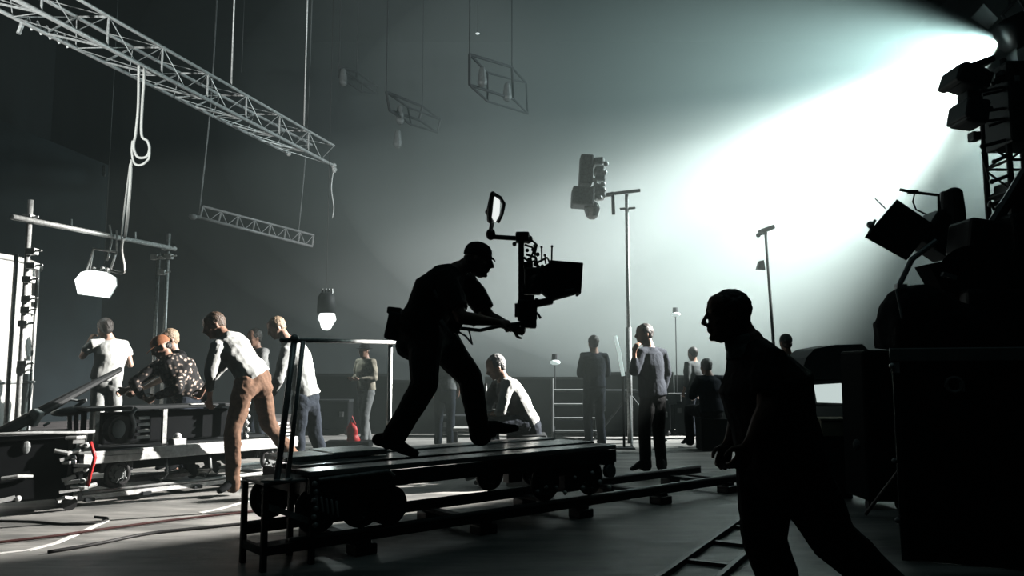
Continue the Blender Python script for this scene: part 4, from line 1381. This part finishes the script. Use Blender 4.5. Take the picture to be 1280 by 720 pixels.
# desk of the seated man
YD = 8.7
a, c = U(604, 513, YD), U(636, 513, YD)
root = thing('small_desk', V(((a.x + c.x) / 2, YD, 0)), 'small brown work table in front of the seated man in white', 'table')
MB().box(((a.x + c.x) / 2, YD, a.z), (c.x - a.x + .1, .5, .03)).build('table_top', M['grey'], root, bevel=.005)
MB().box(((a.x + c.x) / 2 + .02, YD - .2, a.z - .12), (c.x - a.x + .02, .03, .2)).build('front_panel', mat('brown_board', (.16, .13, .10), .7), root)
for x in (a.x, c.x):
    for y in (-.2, .2):
        MB().box((x, YD + y, a.z / 2), (.04, .04, a.z)).build('leg', M['dark'], root)
for q, (x, lab) in enumerate(((607, 'clear bottle left on the small work table'), (615, 'squat jar in the middle of the small work table'), (623, 'clear bottle nearest the seated man on the small table'))):
    p = V((U(x, 500, YD + .1).x, YD + .1, a.z + .015))
    root = thing('bottle', p, lab, 'bottle', 'bottles on the small work table')
    hh = .25 if q != 1 else .17
    MB().loft([(p, .035, .035), (p + V((0, 0, hh * .6)), .035, .035), (p + V((0, 0, hh * .8)), .015, .015), (p + V((0, 0, hh)), .014, .014)], V((0, 1, 0)), 12, False).build('glass_body', M['c_grey'], root, smooth=True)
    MB().loft([(p + V((0, 0, hh)), .017, .017), (p + V((0, 0, hh + .02)), .017, .017)], V((0, 1, 0)), 10, False).build('cap', M['dark'], root)
# ------------------------------------------------------------------ people
def jp(Y, d):
    """joints read at the person's own depth: (px, py[, depth offset])"""
    return {k_: (v if isinstance(v, Vector) else U(v[0], v[1], Y + (v[2] if len(v) > 2 else 0))) for k_, v in d.items()}


def foot(x, y, z, th, k=1.0):
    f = V((math.cos(th), math.sin(th), 0))
    A = V((x, y, z + .085 * k))
    return A, A + f * .20 * k - V((0, 0, .05 * k))


# the operator on the dolly, facing right
YO = 5.75
J = jp(YO, dict(pel=(527, 410), che=(545, 366), nec=(573, 337), hea=(597, 325),
                sL=(583, 352, .16), eL=(612, 397, .14), wL=(641, 410, .06), hL=(660, 413, .02),
                sR=(556, 350, -.17), eR=(577, 397, -.28), wR=(622, 403, -.12), hR=(652, 404, -.05),
                pL=(548, 424, .08), pR=(530, 424, -.08),
                kL=(587, 472, .18), aL=(601, 545, .40), tL=(649, 539, .42),
                kR=(531, 480, -.22), aR=(492, 547, -.12), tR=(521, 573, -.18)))
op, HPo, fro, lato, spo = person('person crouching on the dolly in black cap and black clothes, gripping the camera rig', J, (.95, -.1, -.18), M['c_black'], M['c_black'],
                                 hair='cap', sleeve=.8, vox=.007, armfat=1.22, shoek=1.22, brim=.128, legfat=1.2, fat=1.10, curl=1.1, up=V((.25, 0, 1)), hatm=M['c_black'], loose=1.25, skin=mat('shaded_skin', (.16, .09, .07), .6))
Jo = J
# pouch, harness of the operator as clothing parts
MB().box(U(493, 408, YO - .02), (.10, .16, .20), Matrix.Rotation(.2, 3, 'Y')).build('belt_pouch', M['c_navy'], op, bevel=.02)
MB().box(U(494, 389, YO), (.10, .14, .05), Matrix.Rotation(.1, 3, 'Y')).build('belt_clip', M['c_black'], op, bevel=.01)
MB().tube([U(536, 345, YO - .16), U(546, 372, YO - .23), U(556, 386, YO - .2), U(566, 388, YO - .12)], .012).build('harness_strap', M['c_mid'], op, smooth=True)
MB().tube([U(551, 400, YO - .26), U(563, 418, YO - .27), U(576, 432, YO - .22)], .014).build('harness_strap', M['c_mid'], op, smooth=True)
MB().box(U(570, 402, YO - .16), (.10, .08, .16), Matrix.Rotation(.4, 3, 'Y')).build('harness_plate', M['black'], op, bevel=.01)

# ------------------------------------------------------------------ the stabiliser rig
root = thing('camera_rig', U(655, 412, YO), 'black film camera rig with square matte box held out by the operator', 'camera')
K = M['black']
MB().box(U(651.5, 340, YO), (.042, .06, .52)).build('post', K, root, bevel=.005)
MB().tube([U(615, 296, YO), U(648, 298, YO)], .018, 10).build('top_arm', K, root, smooth=True)
MB().ball(U(613.5, 293, YO), .036, .036, .043, seg=16).build('ball_joint', K, root, smooth=True)
MB().box(U(653, 297, YO), (.10, .10, .075)).ball(U(660, 299, YO), .035).box(U(643, 305, YO), (.03, .05, .03)).build('top_bracket', K, root, bevel=.012)
# little monitor lamp on the arm
MB().loft([(U(616, 243, YO), .022, .04), (U(613, 262, YO), .028, .06), (U(613, 275, YO), .026, .04)], V((1, 0, 0)), 12).build('monitor_shell', K, root)
MB().prism([U(618, 245, YO - .04), U(625, 250, YO - .04), U(624, 268, YO - .04), U(619, 277, YO - .04), U(613, 270, YO - .04)], V((0, .05, 0))).build('lit_panel', M['panel'], root, bevel=.006)
MB().tube([U(618, 243, YO), U(625, 247, YO), U(630, 255, YO), U(627, 268, YO), U(622, 278, YO)], .015).build('monitor_hood', K, root, smooth=True)
MB().ball(U(610.5, 265, YO), .025).build('tilt_knob', K, root)
MB().tube([U(616, 274, YO), U(613, 290, YO)], .016).build('neck', M['grey'], root)
# camera body
MB().box(U(676, 350, YO), (.24, .16, .17)).build('camera_body', K, root, bevel=.015)
MB().box(U(660, 335, YO), (.07, .12, .08)).build('motor_block', K, root, bevel=.01)
MB().box(U(664, 362, YO), (.14, .14, .07)).build('battery', K, root, bevel=.01)
c = [U(x, y, YO - .10) for x, y in ((674, 336), (690, 326), (727, 330), (725.5, 364), (690, 374), (676, 362))]
MB().prism(c, V((0, .22, 0))).build('matte_box', M['blackm'], root, bevel=.004)
MB().prism([U(688, 325, YO - .12), U(729, 328.5, YO - .12), U(729, 331, YO - .12), U(688, 328, YO - .12)], V((0, .26, 0))).build('top_flag', M['blackm'], root)
MB().prism([U(725.5, 329, YO - .13), U(729, 329, YO - .13), U(726.5, 366, YO - .13), U(723.5, 366, YO - .13)], V((0, .28, 0))).build('front_frame', M['blackm'], root)
MB().box(U(712, 362, YO - .106), (.07, .006, .014), Matrix.Rotation(-.15, 3, 'Y')).build('pale_label', M['grey'], root)
MB().loft([(U(670, 352, YO - .09), .055, .055), (U(674, 352, YO - .12), .05, .05)], V((1, 0, 0)), 20, False).build('side_dial', K, root)
for x0, y0, x1, y1 in ((677, 327, 677, 309), (689.5, 327, 690, 308), (682, 330, 681, 319), (669, 325, 668, 307)):
    MB().tube([U(x0, y0, YO + .03), U(x1, y1, YO + .03)], .006).ball(U(x1, y1, YO + .03), .010).build('aerial', K, root)
for x0, y0, x1, y1, x2, y2 in ((656, 306, 668, 310, 664, 322), (658, 318, 670, 322, 672, 334), (658, 330, 668, 326, 676, 336), (664, 300, 671, 306, 668, 318), (672, 328, 684, 322, 688, 330), (655, 322, 662, 328, 658, 338)):
    MB().tube([U(x0, y0, YO - .03), U(x1, y1, YO - .05), U(x2, y2, YO - .02)], .009).build('cable', M['cable'], root)
for x, y, r in ((667, 312, .018), (659, 313, .014), (672, 318, .016), (662, 325, .02), (670, 330, .02), (678, 333, .015), (657, 377, .014), (671, 376, .02)):
    MB().ball(U(x, y, YO), r).build('knob', K, root)
# lower part
MB().box(U(659, 388, YO), (.14, .14, .15)).build('gimbal_housing', K, root, bevel=.012)
MB().box(U(679, 378, YO), (.14, .10, .05), Matrix.Rotation(-.2, 3, 'Y')).build('lens_support', K, root, bevel=.01)
MB().box(U(660, 372, YO), (.09, .1, .03)).build('plate', K, root)
MB().tube([U(662, 390, YO), U(672, 392, YO), U(676, 398, YO)], .010).build('focus_lever', K, root)
MB().box(U(660, 403, YO), (.12, .12, .08)).box(U(666, 408, YO), (.05, .06, .03)).build('lower_electronics', K, root, bevel=.01)
MB().tube([U(652, 395, YO), U(651, 418, YO)], .016).build('grip', M['rubber'], root, smooth=True)
MB().box(U(646, 388, YO - .02), (.03, .05, .10)).build('side_grip', K, root, bevel=.006)
# spring arm to the vest
for a, c in (((572, 399), (598, 394)), ((598, 394), (612, 399)), ((574, 410), (600, 413)), ((600, 413), (622, 408)), ((622, 408), (650, 404))):
    MB().tube([U(*a, YO - .10), U(*c, YO - .06)], .013).build('spring_arm', K, root)
MB().tube([U(585, 398, YO - .1), U(592, 408, YO - .1), U(600, 402, YO - .1)], .006).build('coil_cable', M['galv'], root)
MB().tube([U(563, 401, YO - .2), U(568, 412, YO - .25), U(582, 420, YO - .2), U(590, 430, YO - .1), U(586, 412, YO - .12)], .007).build('white_cable', M['rope'], root)

# the striding man in the foreground, facing left
YM_ = 3.85
J = jp(YM_, dict(pel=(975, 568), che=(955, 478), nec=(938, 427), hea=(909, 396),
                 sL=(962, 452, -.17), eL=(958, 512, -.27), wL=(936, 556, -.28), hL=(921, 590, -.26),
                 sR=(928, 449, .19), eR=(926, 510, .24), wR=(910, 556, .18), hR=(899, 590, .16),
                 pL=(996, 588, -.07), pR=(958, 588, .08),
                 kL=(1040, 672, -.10), kR=(955, 672, .10)))
J['aR'], J['tR'] = foot(U(984, 760, YM_ + .12).x, YM_ + .12, 0, PI + .1)
aL = V((U(1132, 740, YM_ - .05).x, YM_ - .05, .13))
J['aL'], J['tL'] = aL, aL + V((-.13, -.0, -.10))
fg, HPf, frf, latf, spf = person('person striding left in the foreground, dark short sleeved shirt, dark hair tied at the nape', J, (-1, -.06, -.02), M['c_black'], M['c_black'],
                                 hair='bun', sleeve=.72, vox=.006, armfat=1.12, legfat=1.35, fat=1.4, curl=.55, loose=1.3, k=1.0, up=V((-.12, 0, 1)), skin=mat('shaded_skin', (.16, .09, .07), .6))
h = MB()
h.ball(HPf(-.075, 0, -.055), .045, .055, .06, seg=14)
h.ball(HPf(-.095, 0, -.10), .035, .04, .05, seg=12)
h.build('hair_tail', M['hair_d'], fg, vox=.007, disp=.01, dscale=.03)
mb = MB()
n0 = Jo and J['nec']
mb.loft([(n0 + V((-.035, 0, -.075)), .088, .085), (n0 + V((-.045, 0, -.02)), .076, .074), (n0 + V((-.06, 0, .03)), .068, .068)], latf, 20, False)
mb.build('collar', M['c_collar'], fg, vox=.007, disp=.015, dscale=.05)

# white shirted man leaning on the crane dolly
Y4 = 7.9
J = jp(Y4, dict(pel=(317, 470, .05), che=(293, 437), nec=(279, 418), hea=(268, 407),
                sL=(272, 434, -.17), eL=(263, 468, -.22), wL=(262, 500, -.1),
                sR=(302, 430, .16), eR=(272, 462, .30), wR=(254, 488, .35),
                pL=(307, 482, -.09), pR=(326, 480, .09),
                kL=(290, 542, -.20), kR=(335, 530, .22)))
J['aL'], J['tL'] = foot(U(294, 606, 7.9).x, 7.85, 0, PI + 1.2)
J['aR'], J['tR'] = foot(U(380, 588, 8.6).x, 8.6, 0.02, PI + .5)
J['aR'].z += .05
J['sL'], J['sR'] = J['sL'], J['sR']
J['che'] = J['che']
person('person in light shirt and brown trousers leaning hard into the crane dolly', J, (-.75, -.5, -.35), M['c_white'], M['c_tan'], hair='short', hairm=M['hair_b'], vox=.009, sleeve=1.55,
       skin=M['skin'], curl=.9, loose=1.15, fold=.035)

# man behind him bending right, pale shirt
Y5 = 9.4
J = jp(Y5, dict(pel=(383, 492, .05), che=(372, 447), nec=(358, 424), hea=(346, 410),
                sL=(358, 440, -.16), eL=(348, 475, -.24), wL=(338, 500, -.1),
                sR=(376, 436, .16), eR=(386, 472, .2), wR=(378, 502, .12), hR=(374, 512, .1),
                pL=(376, 503, -.08), pR=(389, 503, .08), kL=(372, 545, -.1), kR=(394, 545, .15)))
J['aL'], J['tL'] = foot(U(378, 580, Y5).x, Y5 - .1, 0, PI + .6)
J['aR'], J['tR'] = foot(U(402, 580, Y5).x, Y5 + .2, 0, PI + .6)
person('person in pale jacket and dark trousers bending beside the hand rail', J, (-.8, -.4, -.45), M['c_grey'], M['c_navy'], hair='short', hairm=M['hair_f'], vox=.010, sleeve=1.7, skin=M['skin2'], curl=.8, fold=.04)

# head and hand behind the two
J, f = stand(U(326, 400, 11.2).x, 11.2, PI + .9, 1.02, arms='face', lean=.1)
person('person half hidden between the two leaning figures, hand at the face', J, f + V((0, 0, -.1)), M['c_mid'], M['c_navy'], hair='short', hairm=M['hair_d'], vox=.012, sleeve=.6)

# light T-shirt man at the left, back to us
Y1_ = 9.8
J = jp(Y1_, dict(pel=(133, 472), che=(139, 443), nec=(136, 424), hea=(131, 411, -.02),
                 sL=(114, 431, -.15), eL=(103, 446, -.10), wL=(112, 426, -.02), hL=(117, 416, .04),
                 sR=(156, 432, .17), eR=(163, 456, .20), wR=(148, 444, .34), hR=(138, 436, .36),
                 pL=(125, 480), pR=(142, 480), kL=(121, 522, -.1), kR=(144, 524, .05)))
J['aL'], J['tL'] = foot(U(116, 570, Y1_).x, Y1_ - .05, 0, PI * .6)
J['aR'], J['tR'] = foot(U(147, 570, Y1_).x, Y1_ + .15, 0, PI * .5)
J['pel'] = J['pel']
person('person in pale T-shirt and grey trousers seen from behind, hands to mouth', J, (-.8, .5, -.1), M['c_white'], M['c_grey'], hair='short', hairm=M['hair_d'], vox=.010, sleeve=.55, skin=M['skin2'], curl=.7)

# orange capped one crouched over the winch
Y2_ = 8.7
J = jp(Y2_, dict(pel=(238, 494, .25), che=(222, 462), nec=(209, 447), hea=(202, 434),
                 sL=(196, 458, -.10), eL=(168, 478, -.22), wL=(178, 497, -.25), hL=(187, 504, -.25),
                 sR=(228, 455, .12), eR=(222, 486, -.22), wR=(194, 496, -.28), hR=(184, 500, -.28),
                 pL=(232, 506, .15), pR=(246, 505, .3), kL=(222, 540, -.1), kR=(250, 545, .1)))
J['aL'], J['tL'] = foot(J['kL'].x + .05, 8.9, 0, PI + .5)
J['aR'], J['tR'] = foot(J['kR'].x + .05, 9.1, 0, PI + .5)
person('person in an orange cap and dark patterned jumper bent over the winch', J, (-.75, -.45, -.5), M['pattern'], M['c_navy'], hair='cap', hairm=M['hair_d'], hatm=M['orange'], vox=.010, sleeve=1.85, curl=.9)

# fair haired one behind
Y3_ = 9.5
J, f = stand(U(222, 420, Y3_).x + .05, Y3_, PI + .8, .97, arms='push', lean=.18)
person('person with fair hair and black top standing behind the orange cap', J, f + V((0, 0, -.3)), M['c_black'], M['c_navy'], hair='short', hairm=M['hair_f'], vox=.011, sleeve=.9, skin=M['skin2'])

# far crew
def far(lab, x, Y, th, k_, arms, shirt, pants, hair='short', hm=None, lean=.0, step=0.0, sleeve=.6, name='person', vox=.013, group=None, hatm=None, **kw):
    J, f = stand(U(x, 480, Y).x, Y, th, k_, arms=arms, lean=lean, step=step)
    return person(lab, J, f, shirt, pants, hair=hair, hairm=hm, vox=vox, sleeve=sleeve, k=k_, group=group, hatm=hatm, **kw)


far('person walking in a hat and pale mottled coat behind the hand rail', 458, 13.2, PI + .9, .94, 'front', M['c_khaki'], M['c_mid'], hair='hat', step=.14, sleeve=1.9, lean=.05)
far('person in dark clothes standing half hidden behind the operator', 556, 12.5, PI * .5, .96, 'down', M['c_mid'], M['c_navy'], step=.12)
far('dark person with short hair and folded arms left of the tube light', 743, 12.6, PI * .5 + .3, 1.0, 'front', M['c_navy'], M['c_navy'], sleeve=1.4)
J = jp(9.6, dict(pel=(816, 492), che=(812, 456), nec=(811, 433), hea=(805, 418),
                 sL=(800, 442, -.13), eL=(793, 464, -.22), wL=(793, 440, -.28), hL=(796, 430, -.26),
                 sR=(828, 442, .13), eR=(833, 468, .16), wR=(829, 494, .05),
                 kL=(806, 534, -.1), kR=(823, 536, .08)))
J['aL'], J['tL'] = foot(U(806, 580, 9.5).x, 9.45, 0, PI + .4)
J['aR'], J['tR'] = foot(U(826, 582, 9.6).x, 9.55, 0, PI + 1.5)
person('curly haired person in dark clothes standing with hand raised to the mouth', J, (-.9, -.3, 0), M['c_navy'], M['c_black'], hair='short', hairm=M['hair_d'], vox=.010, sleeve=1.6, loose=1.2)
far('person in grey clothes standing far back beyond the seated figure', 868, 14.2, PI * .7, .92, 'down', mat('dull_grey_cloth', (.07, .08, .08), .9), M['c_navy'], hm=M['hair_d'], sleeve=1.6)
far('person in a pale shirt far back behind the shoulder of the striding man', 985, 10.2, PI * .5, .95, 'down', M['c_grey'], M['c_navy'], hair='cap', hatm=M['c_mid'])


def sit(x, y, th, seat, k_=1.0, lean=.25, reach=.38, rz=.78):
    f = V((math.cos(th), math.sin(th), 0))
    l = V((-f.y, f.x, 0))
    o = V((x, y, 0))

    def P(a, b, c):
        return o + (f * a + l * b) * k_ + V((0, 0, c))
    s_, c_ = math.sin(lean) * k_, math.cos(lean) * k_
    z0 = seat + .11
    J = dict(pel=P(0, 0, z0), che=o + f * (.30 * s_) + V((0, 0, z0 + .30 * c_)), nec=o + f * (.54 * s_) + V((0, 0, z0 + .53 * c_)))
    J['hea'] = J['nec'] + f * .075 + V((0, 0, .125))
    for s, q in (('L', 1), ('R', -1)):
        J['s' + s] = J['nec'] + l * q * .185 * k_ - V((0, 0, .06))
        J['e' + s] = J['s' + s] + f * .10 + l * q * .05 - V((0, 0, .26))
        J['w' + s] = P(reach, q * .12, rz)
        J['p' + s] = P(.03, q * .09, z0 - .03)
        J['k' + s] = P(.44, q * .14, seat + .10)
        J['a' + s] = P(.42, q * .14, .09)
        J['t' + s] = P(.62, q * .16, .035)
    return J, f


# seated man in white
Yw_ = 8.6
xw = U(658, 520, Yw_).x
sh = U(650, 528, Yw_).z - .11
J, f = sit(xw, Yw_, PI + .35, sh, 1.0, .52, .36, sh + .22)
person('person in a white shirt sitting hunched over the small work table', J, f + V((0, 0, -.45)), M['c_white'], M['c_navy'], hair='short', hairm=M['hair_g'], vox=.009, sleeve=1.8, fold=.035, skin=M['skin2'])
tag(MB().box((xw, Yw_ + .02, sh / 2 - .005), (.42, .45, sh - .01)).build('apple_box', M['dark'], bevel=.015), 'dark box that the person in white sits on', 'box')
# seated dark figure far back
J, f = sit(U(890, 520, 12.2).x, 12.2, PI * .6, .48, 1.0, .12, .36, .75)
person('dark seated person in the haze left of the striding man', J, f, M['c_navy'], M['c_black'], hair='short', hairm=M['hair_g'], vox=.012, sleeve=1.5)
tag(MB().box((U(890, 520, 12.2).x, 12.25, .235), (.4, .4, .47)).build('stool_box', M['blackm'], bevel=.015), 'black box under the dark seated person in the haze', 'box')

# ------------------------------------------------------------------ picture settings
w = bpy.data.worlds.new('world')
sc.world = w
w.use_nodes = True
w.node_tree.nodes['Background'].inputs['Color'].default_value = (0, 0, 0, 1)
w.node_tree.nodes['Background'].inputs['Strength'].default_value = 0
sc.view_settings.view_transform = 'Standard'
sc.view_settings.look = 'None'
sc.view_settings.gamma = 1
sc.view_settings.use_curve_mapping = False
sc.view_settings.exposure = 0.0
cy = sc.cycles
cy.use_denoising = True
cy.denoiser = 'OPENIMAGEDENOISE'
cy.max_bounces = 4
cy.diffuse_bounces = 0
cy.glossy_bounces = 1
cy.volume_bounces = 0
cy.max_bounces = 5
cy.sample_clamp_indirect = 3
